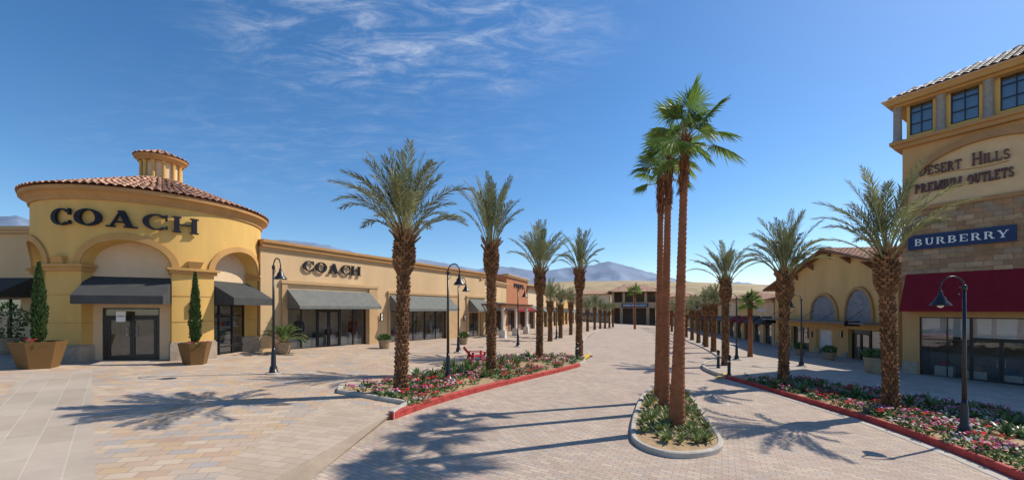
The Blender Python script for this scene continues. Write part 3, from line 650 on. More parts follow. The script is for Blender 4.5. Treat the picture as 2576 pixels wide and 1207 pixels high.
for u in (uA-7.5,uA-5,uA-2.5,uA-.1,uA+2.3,uA+4.6):
    z=zA-sl_*abs(u-uA)-.02; MB().hexa([(u-.08,-.02,z-.65),(u+.08,-.02,z-.65),(u+.08,.05,z-.65),(u-.08,.05,z-.65),(u-.08,-.75,z-.14),(u+.08,-.75,z-.14),(u+.08,.05,z-.14),(u-.08,.05,z-.14)]).build('bracket',WOOD,r)
for pl,pr,yt in ((2043,2106,743),(2130,2197,728)):
    x0,x1=ga.u(pl),ga.u(pr); xc=(x0+x1)/2; hw=(x1-x0)/2; zs=zc+.15; rs=ga.z((pl+pr)/2,yt)-zs
    pts=[(xc+hw*math.cos(PI*i/20),zs+rs*(math.sin(PI*i/20)**.8)) for i in range(21)]
    mb=MB(); mb.add([(x,-.03,z) for x,z in pts],[tuple(range(21))]); mb.build('stone_arch',FLAG,r)
    mb=MB()
    for i in range(20):
        (xa,za_),(xb,zb2)=pts[i],pts[i+1]
        def outp(x,z): return (xc+(x-xc)*1.14,zs+(z-zs)*1.1)
        oa,ob=outp(xa,za_),outp(xb,zb2)
        mb.hexa([(xa,-.14,za_),(xb,-.14,zb2),(ob[0],-.14,ob[1]),(oa[0],-.14,oa[1]),(xa,0,za_),(xb,0,zb2),(ob[0],0,ob[1]),(oa[0],0,oa[1])])
    mb.build('arch_trim',BRN,r)
MB().box(0,Lg+.4,-1.3,0,zc-.02,zc+.1).build('canopy',CANO,r)
for u in (1,4,7,10,13): MB().tube([(u,-1.2,zc+.1),(u,-.02,zc+1.0)],.02,5).build('canopy_rod',BLK,r)
window(r,*hs[0],.3,(.5,),(.8,)); interior(r,*hs[0],.32,1.5,INTM)
MB().box(hs[1][0],hs[1][1],.3,.36,-1,2.2).build('blank_panel',INTL,r)
door(r,hs[2][0]+.05,hs[2][0]+1.9,-.1,2.1,.3); window(r,hs[2][0]+1.95,hs[2][1],-.3,2.4,.3); interior(r,*hs[2],.34,1.5,INTL)
for px,py in ((2118,870),(2043,872)): sconce(r,Matrix.Translation((ga.u(px),-.01,ga.z(px,840))))
for k in range(5): u=.2+k*3.6; MB().box(u-.3,u+.3,-.08,.05,-1.5,.6).build('plinth',STN,r)
for k,px in enumerate((2143,1938)):
    u=ga.u(px,1.0); q=ga.world(u,1.0)
    t=thing('hanging_sign','small black hanging sign under the canopy, '+('near the burgundy awning' if k==0 else 'farther along the right row'),'sign',(q.x,q.y,g(q.x)+ (3.0 if k==0 else 2.9)),0)
    MB().box(-.55,.55,-.03,.03,-.45,-.1).build('board',BLK,t)
    for x in (-.4,.4): MB().tube([(x,0,-.1),(x,0,.25)],.012,5).build('hanger',BLK,t)
rzR=math.atan2(-.96,-.28); p=Vector((27.8,42.2)); RD=Vector((.28,.96))
rowR=[(8,5.0,TAN,'tan shop with pale lettering next to the gabled ochre shop',2,AWD,'theory',True,WLET),(8,5.3,SHY,'ochre shop with crimson awnings on the right row',2,AWR,None,False,LET),(9,5.6,CREAM,'cream tiled shop third along the far right row',2,AWG,None,True,LET),(11,5.2,TAN,'tan shop fourth along the far right row',3,AWD,None,True,LET),(12,5.8,REDS,'terracotta shop near the far end of the right row',3,AWD,None,False,LET),(12,5.2,CREAM,'pale tiled shop at the far end of the right row',3,AWG,None,True,LET)]
for (Ln,Ht,m,lb,nb,aw,sg,rf,sm) in rowR:
    e=p+RD*Ln; f_=Fac(e.x,e.y,rzR); shop(f_,Ln-.05,Ht,m,lb,nb,aw,sg,rf,8,sm); p=e
# ------------------------------------------------------------------ tower with burgundy awning
tf=Fac(22.1,22.5,math.atan2(-.85,.527)); Lt=7.4
r=tf.root('stone_tower','tall tan and stone clad corner tower with burgundy awning and tiled roof')
z1=tf.z(2300,528); zl=tf.z(2240,362,.3); zt=tf.z(2300,262); zaw=tf.z(2290,690)
gx0,gx1,gz1=tf.u(2312),Lt-.5,tf.z(2330,797)
mb=MB(); wall_holes(mb,0,Lt,-1.5,zaw-.3,[(gx0,gx1,-.3,gz1)],0,.3,8); mb.build('lower_wall',TOWT,r)
mb=MB(); wall_holes(mb,-.04,Lt+.04,zaw-.3,z1,[],-.04,.3,8.08); mb.build('stone_wall',ASH,r)
mb=MB(); wall_holes(mb,.0,Lt,z1,zl,[],0,.3,8); mb.build('upper_wall',TOWT,r)
wins=[(tf.u(2287),tf.u(2345)),(tf.u(2390),tf.u(2462)),(tf.u(2515),tf.u(2515)+1.0),(tf.u(2515)+1.75,tf.u(2515)+2.75)]
zw0,zw1=tf.z(2316,333),tf.z(2316,253)
mb=MB(); wall_holes(mb,.15,Lt-.15,zl,zt+.25,[(a,b,zw0,zw1) for a,b in wins],.1,.2,7.8,back=False); mb.build('clerestory_wall',YEL,r)
for a,b in wins: window(r,a,b,zw0,zw1,.22,(.5,),(.36,.72),gl=GLD,name='clerestory_window'); MB().quad((a,.4,zw0),(b,.4,zw0),(b,.4,zw1),(a,.4,zw1)).build('window_shade',BLIND,r)
for u in (tf.u(2258),tf.u(2367),tf.u(2487),tf.u(2515)+1.37,Lt-.2):
    MB().lathe([(.24,zl),(.24,zl+.15),(.19,zl+.2),(.18,zt-.12),(.23,zt-.05),(.24,zt+.1)],18,(u,0)).build('column',COLS,r,True)
MB().box(-.45,Lt+.45,-.45,8,zl-.18,zl-.002).box(-.3,Lt+.3,-.3,8,zl-.4,zl-.18).build('cornice',BRN,r)
MB().box(-.12,Lt+.12,-.14,8,z1-.08,z1+.12).build('ledge',TRIMD,r)
MB().box(-.55,Lt+.55,-.55,8.4,zt+.12,zt+.42).box(-.3,Lt+.3,-.3,8.2,zt+.0,zt+.12).build('eave',YELD,r)
mb=MB(); o=.75; ze=zt+.42; sp_=.5; half=Lt/2+o
ln=math.hypot(half,half*sp_)
tiles(mb,(-o,-o,ze),(1,0,0),(0,1,sp_),2*half,ln,.3,.42,lambda u,v:v*.9<u<2*half-v*.9)
tiles(mb,(-o,-o,ze),(0,1,0),(1,0,sp_),2*half+1,ln,.3,.42,lambda u,v:v*.9<u<2*half+1-v*.9)
tiles(mb,(Lt+o,-o,ze),(0,1,0),(-1,0,sp_),2*half+1,ln,.3,.42,lambda u,v:v*.9<u<2*half+1-v*.9)
mb.hexa([(-o,-o,ze-.02),(Lt+o,-o,ze-.02),(Lt+o,8.4,ze-.02),(-o,8.4,ze-.02),(half-o,half-o,ze+half*sp_-.05),(half-o+.1,half-o,ze+half*sp_-.05),(half-o+.1,half,ze+half*sp_-.05),(half-o,half,ze+half*sp_-.05)],0,.3)
mb.build('roof',mk('pale_clay_tile',(.80,.70,.60),var=.15,vs=8,tint=.3),r)
xc=3.2; hw=3.0; zs=z1+.14; rs=tf.z(2500,347)-zs
pts=[(xc+hw*math.cos(PI*i/32),zs+rs*math.sin(PI*i/32)**.75) for i in range(33)]
MB().add([(x,-.02,z) for x,z in pts],[tuple(range(33))]).build('arch_panel',PANEL,r)
mb=MB()
for i in range(32):
    (xa,a_),(xb,b_)=pts[i],pts[i+1]; f=lambda x,z:(xc+(x-xc)*1.075,zs+(z-zs)*1.12)
    oa,ob=f(xa,a_),f(xb,b_); mb.hexa([(xa,-.24,a_),(xb,-.24,b_),(ob[0],-.24,ob[1]),(oa[0],-.24,oa[1]),(xa,0,a_),(xb,0,b_),(ob[0],0,ob[1]),(oa[0],0,oa[1])])
mb.build('arch_trim',TRIMD,r)
xa=tf.u(2313); zb1=tf.z(2330,442)
for wd,pl,pr in (('Desert',2313,2420),('Hills',2446,2543)):
    xw=tf.u(pl); letters(wd,lambda x,y,d:(xw+x,-.06-d,zb1+y),tf.u(pr)-xw,.64,.07,PLET,r,gap=.10)
zb2=tf.z(2330,484)
for wd,pl,pr in (('PREMIUM',2303,2420),('OUTLETS',2434,2553)):
    xw=tf.u(pl); letters(wd,lambda x,y,d:(xw+x,-.06-d,zb2+y),tf.u(pr)-xw,.50,.07,PLET,r,gap=.10,GG=GLB)
mb=MB(); zg=zb1-.10; q=[(xa+.4+i*.18,-.05,zg+.05*math.sin(i*.42)) for i in range(16)]; mb.tube(q,.018,5); mb.build('gold_flourish',GOLD,r)
s0,s1=tf.u(2287),tf.u(2559); za_,zb_2=tf.z(2422,618),tf.z(2422,580)
MB().box(s0,s1,-.2,-.05,za_,zb_2).build('sign_panel',NAVY,r)
xs_=s0+.27; letters('BURBERRY',lambda x,y,d:(xs_+x,-.2-d,za_+.2+y),s1-s0-.5,.36,.03,WLET,r,gap=.22)
awning(r,tf.u(2280),Lt+.5,zaw,tf.z(2300,783,1.1),1.15,.12,AWR,-.05)
W_=gx1-gx0
window(r,gx0,gx0+W_*.3,-.3,gz1,.22,(.55,),(.66,)); window(r,gx0+W_*.62,gx1,-.3,gz1,.22,(.5,),(.66,))
door(r,gx0+W_*.3+.01,gx0+W_*.62-.01,-.1,2.1,.22); window(r,gx0+W_*.3+.01,gx0+W_*.62-.01,2.12,gz1,.22,name='transom_window')
MB().quad((gx0,.36,gz1*.68),(gx1,.36,gz1*.68),(gx1,.36,gz1),(gx0,.36,gz1)).build('blind',BLIND,r)
interior(r,gx0,gx1,-.3,gz1,.3,1.8); display(r,gx0+.2,gx1-.2,0,.5,9,5)
MB().box(.02,gx0-.05,-.12,.05,-1.5,.75).build('plinth',STN,r)
# ------------------------------------------------------------------ portal at street end
pc=at(1597,815,113); pd=Vector((1,-.28)).normalized(); rzp=math.atan2(pd.y,pd.x)
po=Fac(pc.x-pd.x*6.5,pc.y-pd.y*6.5,rzp,g(34)); r=po.root('gateway_building','two storey gateway building with open loggia at the far end of the street')
MB().box(0,13,0,8,4.6,6.2).build('beam_wall',GATE,r)
for x in (0,2.4,6.0,9.6,12.2): MB().box(x,x+.8,.01,.8,-1,4.6).build('pier',GATE,r)
for x in (.1,3.1,6.1,9.1,12.1): MB().box(x,x+.7,.3,1,6.2,9.3).build('loggia_post',GATE,r)
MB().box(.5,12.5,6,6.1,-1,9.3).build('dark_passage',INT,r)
MB().box(2.9,10.1,-.2,-.02,4.85,5.9).build('sign_panel',NAVY,r)
for wd,xo in (('PREMIUM',3.3),('OUTLETS',6.7)): text(wd,3.0,.5,lambda x,y,d:Vector((xo+x,-.2-d,5.12+y)),WLET,r)
mb=MB(); tiles(mb,(-1,-1,9.3),(1,0,0),(0,5,2.2),15,5.4,.4,.5,lambda u,v:v*.9<u<15-v*.9); tiles(mb,(-1,-1,9.3),(0,1,0),(5,0,2.2),10,5.4,.4,.5,lambda u,v:v*.9<u<10-v*.9); tiles(mb,(14,-1,9.3),(0,1,0),(-5,0,2.2),10,5.4,.4,.5,lambda u,v:v*.9<u<10-v*.9); mb.build('roof',TILE,r)
MB().box(-.9,13.9,-.9,8.9,9.1,9.28).build('eave',WOOD,r)
shop(Fac(pc.x-pd.x*20,pc.y-pd.y*20,rzp,g(34)),13,8.6,CREAM,'cream wing left of the far gateway building',4,AWG,None,True,8)
shop(Fac(pc.x+pd.x*7,pc.y+pd.y*7,rzp,g(34)),10,7.6,TAN,'tan wing right of the far gateway building',3,AWD,None,True,8)
# ------------------------------------------------------------------ palms
def frond(mb,base,az,el0,L_,droop,rr,n=34,lw=.0175,ls=1.0,bare=.3):
    seg=9; pts=[Vector(base)]; tang=[]
    azd=az
    for i in range(seg):
        s=(i+.5)/seg; e=el0-droop*s**1.7; azd+=rr.uniform(-.03,.03)
        d=Vector((math.cos(e)*math.cos(azd),math.cos(e)*math.sin(azd),math.sin(e))); tang.append(d); pts.append(pts[-1]+d*(L_/seg))
    mb.tube(pts,[.026*(1-.85*i/seg) for i in range(seg+1)],4,1,rr.random())
    ft=rr.uniform(.15,.85); side0=Vector((-math.sin(az),math.cos(az),0))
    for k in range(n):
        s=bare+(1-bare)*(k+.5)/n; q=s*seg; i=min(seg-1,int(q)); p=pts[i].lerp(pts[i+1],q-i); tg=tang[i]; up=side0.cross(tg)*-1
        if up.z<0: up=-up
        l=ls*(.13+.33*math.sin(PI*min(1,(s-bare)/(1-bare)*.85+.12))**.8)*rr.uniform(.8,1.1)
        for sg in (-1,1):
            d=(tg*rr.uniform(.8,1.1)+side0*(sg*rr.uniform(.35,.7))+up*rr.uniform(-.05,.4)+Vector((0,0,-.14))).normalized()
            w=d.cross(up).normalized()*lw; m=p+d*(l*.4); tip=p+d*l+Vector((0,0,-.08*l))
            mb.add([p,m+w,tip,m-w],[(0,1,2,3)],0,min(1,max(0,ft+rr.uniform(-.25,.25))))
def date_crown(seed,nf,L_,emin,dmax):
    rr=random.Random(seed); mb=MB()
    for i in range(nf):
        t=i/(nf-1); el=R_(88-(88-emin)*t**.9+rr.uniform(-4,4)); az=i*2.39996+rr.uniform(-.3,.3)
        dr=R_(18+(dmax-18)*t+rr.uniform(-8,12)); c=.16*t
        frond(mb,(c*math.cos(az),c*math.sin(az),-.05-.25*t),az,el,L_*rr.uniform(.72,1.05)*(1-.06*t),dr,rr)
    return mb.mesh('date_crown',[LEAF,RACH])
CR=[date_crown(1,38,2.6,50,88),date_crown(2,28,2.9,65,52),date_crown(3,31,2.75,57,68),date_crown(4,32,2.7,50,84),date_crown(6,29,2.7,52,78)]
def date_trunk(h,seed,r0=.18):
    rr=random.Random(seed); mb=MB(); hb=min(1.15,h*.25)
    def rad(z):
        r=r0*(1+.25*math.exp(-z/.25))
        u=(z-(h-hb))/hb
        if u>0: r+=.12*math.sin(PI*min(1,u*.9+.06))**.7
        return r
    zs=[h*i/24 for i in range(25)]
    mb.lathe([(rad(z)-.02,z-.12) for z in zs]+[(.12,h+.1)],14,t=.15)
    z=.0; k=0
    while z<h-.05:
        n=11; dz=.125 if z<h-hb else .09
        for i in range(n):
            a=2*PI*(i+.5*(k%2))/n+rr.uniform(-.05,.05); w=PI/n*.92; ro=rad(z+dz)+rr.uniform(.015,.045)*(1.4 if z>h-hb else 1); ri=rad(z)-.03; zt_=z+dz+rr.uniform(-.02,.03)
            P=lambda r,a_,zz:(r*math.cos(a_),r*math.sin(a_),zz)
            t=rr.random(); A=P(ri,a-w*.6,z-.03);B=P(ri,a+w*.6,z-.03);C=P(ro,a+w*.8,zt_);D_=P(ro,a-w*.8,zt_);E=P(ri-.02,a+w,zt_+.02);G=P(ri-.02,a-w,zt_+.02)
            mb.add([A,B,C,D_,E,G],[(0,1,2,3),(3,2,4,5),(1,4,2),(0,3,5)],0,t)
        z+=dz; k+=1
    for i in range(26):
        a=rr.uniform(0,2*PI); z=h-rr.uniform(-.05,.35); r=.2
        d=Vector((math.cos(a),math.sin(a),rr.uniform(.9,1.8))).normalized(); p=Vector((r*math.cos(a),r*math.sin(a),z)); mb.tube([p,p+d*rr.uniform(.2,.4)],[.04,.025],5,0,.8)
    return mb.mesh('date_trunk',TRK)
def date_palm(px,py,h,ci,sc,label,hb=.17,lean=(0,0),trunk=None,rz=None):
    p=gp(px,py,hb); t=thing('date_palm',label,'palm tree',p,0,'date palms lining the street'); t.rotation_euler=(lean[0],lean[1],0)
    me=trunk or date_trunk(h,int(px)); inst('trunk',me,t,sc=(1,1,h/4.6 if trunk else 1))
    inst('crown',CR[ci],t,(0,0,h+.02),(0,0,U(0,6.28) if rz is None else rz),sc)
date_palm(1008,985,4.5,0,(.98,.98,1.0),'largest date palm on the left, at the front of the left flower bed',lean=(0,.025))
date_palm(1236,935,5.0,1,(.85,.85,1.05),'tall slim date palm second in the left flower bed')
date_palm(1357,898,4.6,2,(1.0,1.0,1.06),'date palm third in the left row, at the far end of the left flower bed',lean=(0,.008))
date_palm(1456,893,4.9,3,(.72,.72,.98),'date palm by the bollards at the tip of the left bed',lean=(0,.012))
date_palm(2242,1030,4.65,4,(.90,.90,1.0),'largest date palm on the right, in front of the stone tower',lean=(0,-.035),rz=.3)
date_palm(1971,965,4.4,0,(.86,.86,1.02),'second date palm of the right flower bed, in front of the gabled shop',lean=(0,.012))
date_palm(1825,918,4.7,2,(.95,.95,.86),'date palm at the far corner of the right bed',.1)
TR0=date_trunk(4.6,77)
far=[('left',1384,858),('left',1410,850),('left',1436,842),('left',1457,838),('left',1478,833),('left',1496,829),('left',1510,826.5),('left',1522,824.5),('left',1533,823),('left',1542,821.5),
('right',1795,884),('right',1776,872),('right',1757,862),('right',1741,855),('right',1726,848),('right',1713,843),('right',1700,838.5),('right',1690,834),('right',1681,830.5),('right',1672,828),('right',1664,826),('right',1657,824.5)]
cnt={'left':0,'right':0}; ords=['first','second','third','fourth','fifth','sixth','seventh','eighth','ninth','tenth','eleventh','twelfth']
for i,(sd,px,py) in enumerate(far):
    k=cnt[sd]; cnt[sd]+=1
    date_palm(px,py,U(2.9,3.7),random.randrange(4),(U(.6,.78),)*2+(U(.62,.8),),'%s palm of the distant %s row, counted away from the camera'%(ords[k],sd),.1,trunk=TR0)
def fan_leaf(mb,base,az,el,pl,Rr,rr):
    d=Vector((math.cos(el)*math.cos(az),math.cos(el)*math.sin(az),math.sin(el))); hub=Vector(base)+d*pl; bend=rr.uniform(.0,.5)
    mb.tube([base,Vector(base)+d*pl*.5,hub],[.02,.014,.011],4,1,rr.random())
    e2=el-bend; f=Vector((math.cos(e2)*math.cos(az),math.cos(e2)*math.sin(az),math.sin(e2))); side=Vector((-math.sin(az),math.cos(az),0)); tw=rr.uniform(-.7,.7)
    nrm=f.cross(side); side=(side*math.cos(tw)+nrm*math.sin(tw)).normalized(); nrm=f.cross(side)
    n=44; ft=rr.uniform(.2,.8); span=rr.uniform(190,250)
    for i in range(n):
        th=R_(-span/2+span*(i+.5)/n); hwid=R_(span/n/2)*.85
        l=Rr*(.80+.2*math.cos(th))*rr.uniform(.88,1.06)
        V=lambda a,r_,o: hub+(f*math.cos(a)+side*math.sin(a))*r_+nrm*o
        o=.016 if i%2 else -.016; lift=-.16*abs(math.sin(th))
        tip=V(th,l,lift*l)+Vector((0,0,-.14*l*rr.uniform(.2,2.4)))
        mid=rr.uniform(.48,.66)
        mb.add([hub,V(th-hwid,l*mid,o+lift*l*.5),tip,V(th+hwid,l*mid,-o+lift*l*.5)],[(0,1,2,3)],0,min(1,max(0,ft+rr.uniform(-.18,.18)+(.16 if i%2 else -.16))))
def fan_crown(seed,n,Rr,pl,emin=-5):
    rr=random.Random(seed); mb=MB()
    for i in range(n):
        t=i/(n-1); fan_leaf(mb,(0,0,-.05-.3*t),i*2.39996+rr.uniform(-.3,.3),R_(82-(82-emin)*t+rr.uniform(-8,8)),pl*rr.uniform(.75,1.35),Rr*rr.uniform(.75,1.1),rr)
    return mb.mesh('fan_crown',[FANL,RACH])
def fan_trunk(h,rb,rt,seed):
    rr=random.Random(seed); mb=MB(); pr=[]; n=int(h/.055)
    for i in range(n+1):
        z=h*i/n; r=rt+(rb-rt)*(1-z/h)**2.2+ .10*rb*math.exp(-z/.25); pr.append((r+(.009 if i%2 else 0)+rr.uniform(-.003,.003),z-.1))
    mb.lathe(pr,16,t=.5)
    th=MB()
    for i in range(170):
        u=rr.random(); z=h-1.35+1.3*u; a=rr.uniform(0,2*PI); r=rt+.01+.03*u; l=rr.uniform(.12,.22)
        d=Vector((math.cos(a)*.3,math.sin(a)*.3,1 if rr.random()<.75 else -.6)).normalized(); p=Vector((r*math.cos(a),r*math.sin(a),z)); w=Vector((-math.sin(a),math.cos(a),0))*rr.uniform(.013,.028)
        th.add([p-w,p+w,p+d*l+w*.4,p+d*l-w*.4],[(0,1,2,3)],0,rr.random())
    th.lathe([(rt+.003,h-1.3),(rt+.025,h-.7),(rt+.04,h-.15),(.04,h+.03)],12,t=.3)
    return mb.mesh('fan_trunk',FTRK),th.mesh('fan_thatch',SHAG)
def fan_palm(p,h,rb,rt,seed,n,Rr,pl,label,lean=(0,0),grp=None,emin=-5):
    t=thing('fan_palm',label,'palm tree',p,0,grp); t.rotation_euler=(lean[0],lean[1],0)
    a,b=fan_trunk(h,rb,rt,seed); inst('trunk',a,t); inst('thatch',b,t); inst('crown',fan_crown(seed,n,Rr,pl,emin),t,(0,0,h+.05))
gF='fan palms on the street island'
fan_palm(gp(1702,1072,.1),6.8,.18,.078,5,16,.72,.52,'tallest fan palm at the front of the street island',(0,.03),gF,-15)
fan_palm(gp(1670,1028,.1),6.95,.145,.08,6,11,.68,.47,'middle fan palm of the street island',(0,.020),gF,-5)
fan_palm(gp(1657,1003,.1),6.95,.14,.08,9,10,.64,.44,'rear fan palm of the street island',(0,.010),gF,0)
fan_palm(gp(1887,897,.1),3.9,.17,.12,12,17,.62,.4,'short fan palm with smooth trunk on the right sidewalk')
fan_palm(gp(1597,826,.1),7.0,.22,.14,13,18,1.1,.7,'distant fan palm in the middle of the street before the gateway')
# ------------------------------------------------------------------ planting
def inpoly(p,poly):
    x,y=p; c=False; j=len(poly)-1
    for i in range(len(poly)):
        xi,yi=poly[i][0],poly[i][1]; xj,yj=poly[j][0],poly[j][1]
        if (yi>y)!=(yj>y) and x<(xj-xi)*(y-yi)/(yj-yi)+xi: c=not c
        j=i
    return c
def scatter(poly,n,rr,mind=0):
    xs=[p[0] for p in poly]; ys=[p[1] for p in poly]; out=[]; tries=0
    while len(out)<n and tries<n*60:
        tries+=1; p=(rr.uniform(min(xs),max(xs)),rr.uniform(min(ys),max(ys)))
        if inpoly(p,poly) and (not mind or all((p[0]-q[0])**2+(p[1]-q[1])**2>mind*mind for q in out)): out.append(p)
    return out
def flowers(name,poly,n,h,seed,label,bare=.0):
    rr=random.Random(seed); mb=MB()
    for (x,y) in scatter(poly,n,rr):
        if noise.noise((x*.9+7,y*.9,seed+.5))<-.32 and bare: continue
        q=noise.noise((x*1.3,y*1.3,seed)); k=rr.random()*.6+q*1.3
        mi=1 if k<.15 else 2 if k<.48 else 3 if k<.66 else 4
        z0=g(x)+h; rad=rr.uniform(.12,.2); hh=rr.uniform(.1,.2)
        for i in range(26):
            a=rr.uniform(0,6.28); r=rad*math.sqrt(rr.random()); c=Vector((x+r*math.cos(a),y+r*math.sin(a),z0+hh*rr.uniform(.15,1.05))); s=rr.uniform(.03,.06)
            d=Vector((rr.uniform(-1,1),rr.uniform(-1,1),rr.uniform(0,.9))).normalized(); e=d.cross(Vector((rr.uniform(-1,1),rr.uniform(-1,1),1))).normalized()
            mb.add([c-d*s,c+e*s*.5,c+d*s,c-e*s*.5],[(0,1,2,3)],0,rr.random())
        if rr.random()<.5+.8*noise.noise((x*.8,y*.8,seed+3.3)) +.12:
            for i in range(rr.randint(3,9)):
                a=rr.uniform(0,6.28); r=rad*math.sqrt(rr.random()); c=Vector((x+r*math.cos(a),y+r*math.sin(a),z0+hh*rr.uniform(.85,1.35))); s=rr.uniform(.022,.04)
                nn=Vector((rr.uniform(-.6,.6),rr.uniform(-.9,.3),1)).normalized(); e=nn.orthogonal().normalized(); f=nn.cross(e); t=rr.random()
                mb.add([c+(e*math.cos(w)+f*math.sin(w))*s for w in [6.283*j/6 for j in range(6)]],[tuple(range(6))],mi,t)
    o=mb.build(name,[GRN,PNK,RED,MAG,WPT]); return tag(o,label,'flowers',None,'stuff')
flowers('flower_carpet',bedL,540,.15,3,'pink, red and white bedding flowers in the left bed',1)
flowers('flower_carpet',bedR,1100,.15,5,'pink, red and magenta bedding flowers in the right bed along the red kerb',1)
def strappy(seed,n,L_,w,spread):
    rr=random.Random(seed); mb=MB()
    for i in range(n):
        az=rr.uniform(0,6.28); el=R_(rr.uniform(88-spread,88)); p=Vector((rr.uniform(-.08,.08),rr.uniform(-.08,.08),-.03)); l=L_*rr.uniform(.6,1.05); pts=[p]; e=el
        for k in range(5):
            pts.append(pts[-1]+Vector((math.cos(e)*math.cos(az),math.cos(e)*math.sin(az),math.sin(e)))*l/5); e-=rr.uniform(.05,.28)
        sd=Vector((-math.sin(az),math.cos(az),0)); ws=[.35,.6,1,.95,.6,.03]; t=rr.random(); vs=[]
        for q,ww in zip(pts,ws): vs+=[q-sd*w*ww,q+sd*w*ww]
        mb.add(vs,[(2*k,2*k+1,2*k+3,2*k+2) for k in range(5)],0,t)
    return mb.mesh('strap_leaves',STRP)
ST=[strappy(1,26,.58,.038,55),strappy(2,20,.68,.046,45),strappy(3,24,.5,.033,60)]
rr=random.Random(4)
spL=[(1045,948),(1062,970),(1085,955),(1110,962),(1118,930),(1145,945),(1165,930),(1180,942),(1200,925),(1215,948),(1262,920),(1280,930),(1300,915),(1330,905),(1385,905),(1030,985),(1140,925),(1175,918)]
for i,(px,py) in enumerate(spL):
    p=gp(px,py,.15); s=rr.uniform(.8,1.05); o=inst('strap_leaf_plant',ST[i%3],None,p,(0,0,rr.uniform(0,6.28)),(s,s,s*rr.uniform(.9,1.2)))
    tag(o,'green strap leaved plant growing among the flowers of the left bed','plant','strap leaved plants of the left bed')
spR=[(1960,975),(2020,985),(2060,975),(2100,990),(2150,1000),(2190,1010),(2310,1040),(2340,1030),(2370,1060),(2400,1050),(2460,1065),(2480,1085),(2500,1060),(2530,1095),(2545,1070),(2570,1100),(2290,1030),(2590,1075),(1920,962),(2440,1040),(2515,1040),(2560,1055)]
for i,(px,py) in enumerate(spR):
    p=gp(px,py,.15); s=rr.uniform(.7,1.0); o=inst('strap_leaf_plant',ST[i%3],None,p,(0,0,rr.uniform(0,6.28)),(s,s,s))
    tag(o,'green strap leaved plant growing among the flowers of the right bed','plant','strap leaved plants of the right bed')
def agave(seed):
    rr=random.Random(seed); mb=MB()
    for i in range(18):
        az=i*2.4+rr.uniform(-.2,.2); t=i/18; el=R_(75-55*t); l=.2*(.75+.4*t)*rr.uniform(.85,1.1); d=Vector((math.cos(el)*math.cos(az),math.cos(el)*math.sin(az),math.sin(el))); sd=Vector((-math.sin(az),math.cos(az),0))*.032
        b=Vector((0,0,.01)); m=b+d*l*.55; tip=b+d*l+Vector((0,0,.02)); mb.add([b-sd*.6,b+sd*.6,m+sd,tip,m-sd],[(0,1,2,3,4)],0,rr.random())
    return mb.mesh('agave_leaves',AGV)
AG=[agave(i) for i in range(3)]
bases=[gp(1702,1072,.1),gp(1670,1028,.1),gp(1657,1003,.1)]
cen=Vector((sum(p[0] for p in medc)/len(medc),sum(p[1] for p in medc)/len(medc)))
inner=[cen.lerp(Vector(p),.88) for p in medc]
for i,(x,y) in enumerate(scatter(inner,110,random.Random(8),.175)):
    if any((x-b.x)**2+(y-b.y)**2<.07 for b in bases): continue
    s=rr.uniform(.7,1.25); o=inst('agave',AG[i%3],None,(x,y,g(x)+.09),(0,0,rr.uniform(0,6.28)),(s,s,s)); tag(o,'small green agave rosette on the palm island in the street','plant','agaves on the palm island')
def leafball(n,rx,rz,s,seed,z0=0,up=.3):
    rr=random.Random(seed); mb=MB()
    for i in range(n):
        v=Vector((rr.gauss(0,1),rr.gauss(0,1),rr.gauss(0,1))).normalized()*rr.uniform(.55,1)**.6; bump=1+.25*noise.noise(v*2.3+Vector((seed,0,0)))
        c=Vector((v.x*rx*bump,v.y*rx*bump,z0+rz+v.z*rz*bump)); d=(v+Vector((rr.uniform(-.8,.8),rr.uniform(-.8,.8),rr.uniform(-.3,.8)+up))).normalized(); e=d.cross(Vector((rr.uniform(-1,1),rr.uniform(-1,1),.3))).normalized(); q=s*rr.uniform(.7,1.3)
        mb.add([c-d*q,c+e*q*.45,c+d*q,c-e*q*.45],[(0,1,2,3)],0,rr.random())
    return mb
def cypress(n,h,seed):
    rr=random.Random(seed); mb=MB(); mb.lathe([(.03,0),(.08,.35),(.09,h*.4),(.06,h*.75),(.01,h*.95)],10,t=.1)
    for i in range(n):
        u=rr.random(); z=.12+u*(h-.12); r=.155*(min(1,(u+.05)*5)**.5)*(1-u**2.4)*(1+.4*noise.noise((u*9,seed,0)))+.012
        a=rr.uniform(0,6.28); r*=rr.uniform(.75,1.2); c=Vector((r*math.cos(a),r*math.sin(a),z)); d=Vector((math.cos(a)*.45+rr.uniform(-.2,.2),math.sin(a)*.45+rr.uniform(-.2,.2),1)).normalized(); e=d.cross(Vector((math.cos(a+rr.uniform(-1,1)),math.sin(a),0))).normalized(); q=rr.uniform(.05,.09)
        mb.add([c-d*q*.5,c+e*q*.35,c+d*q,c-e*q*.35],[(0,1,2,3)],0,rr.random()*(.5+.5*abs(math.sin(a))))
    return mb
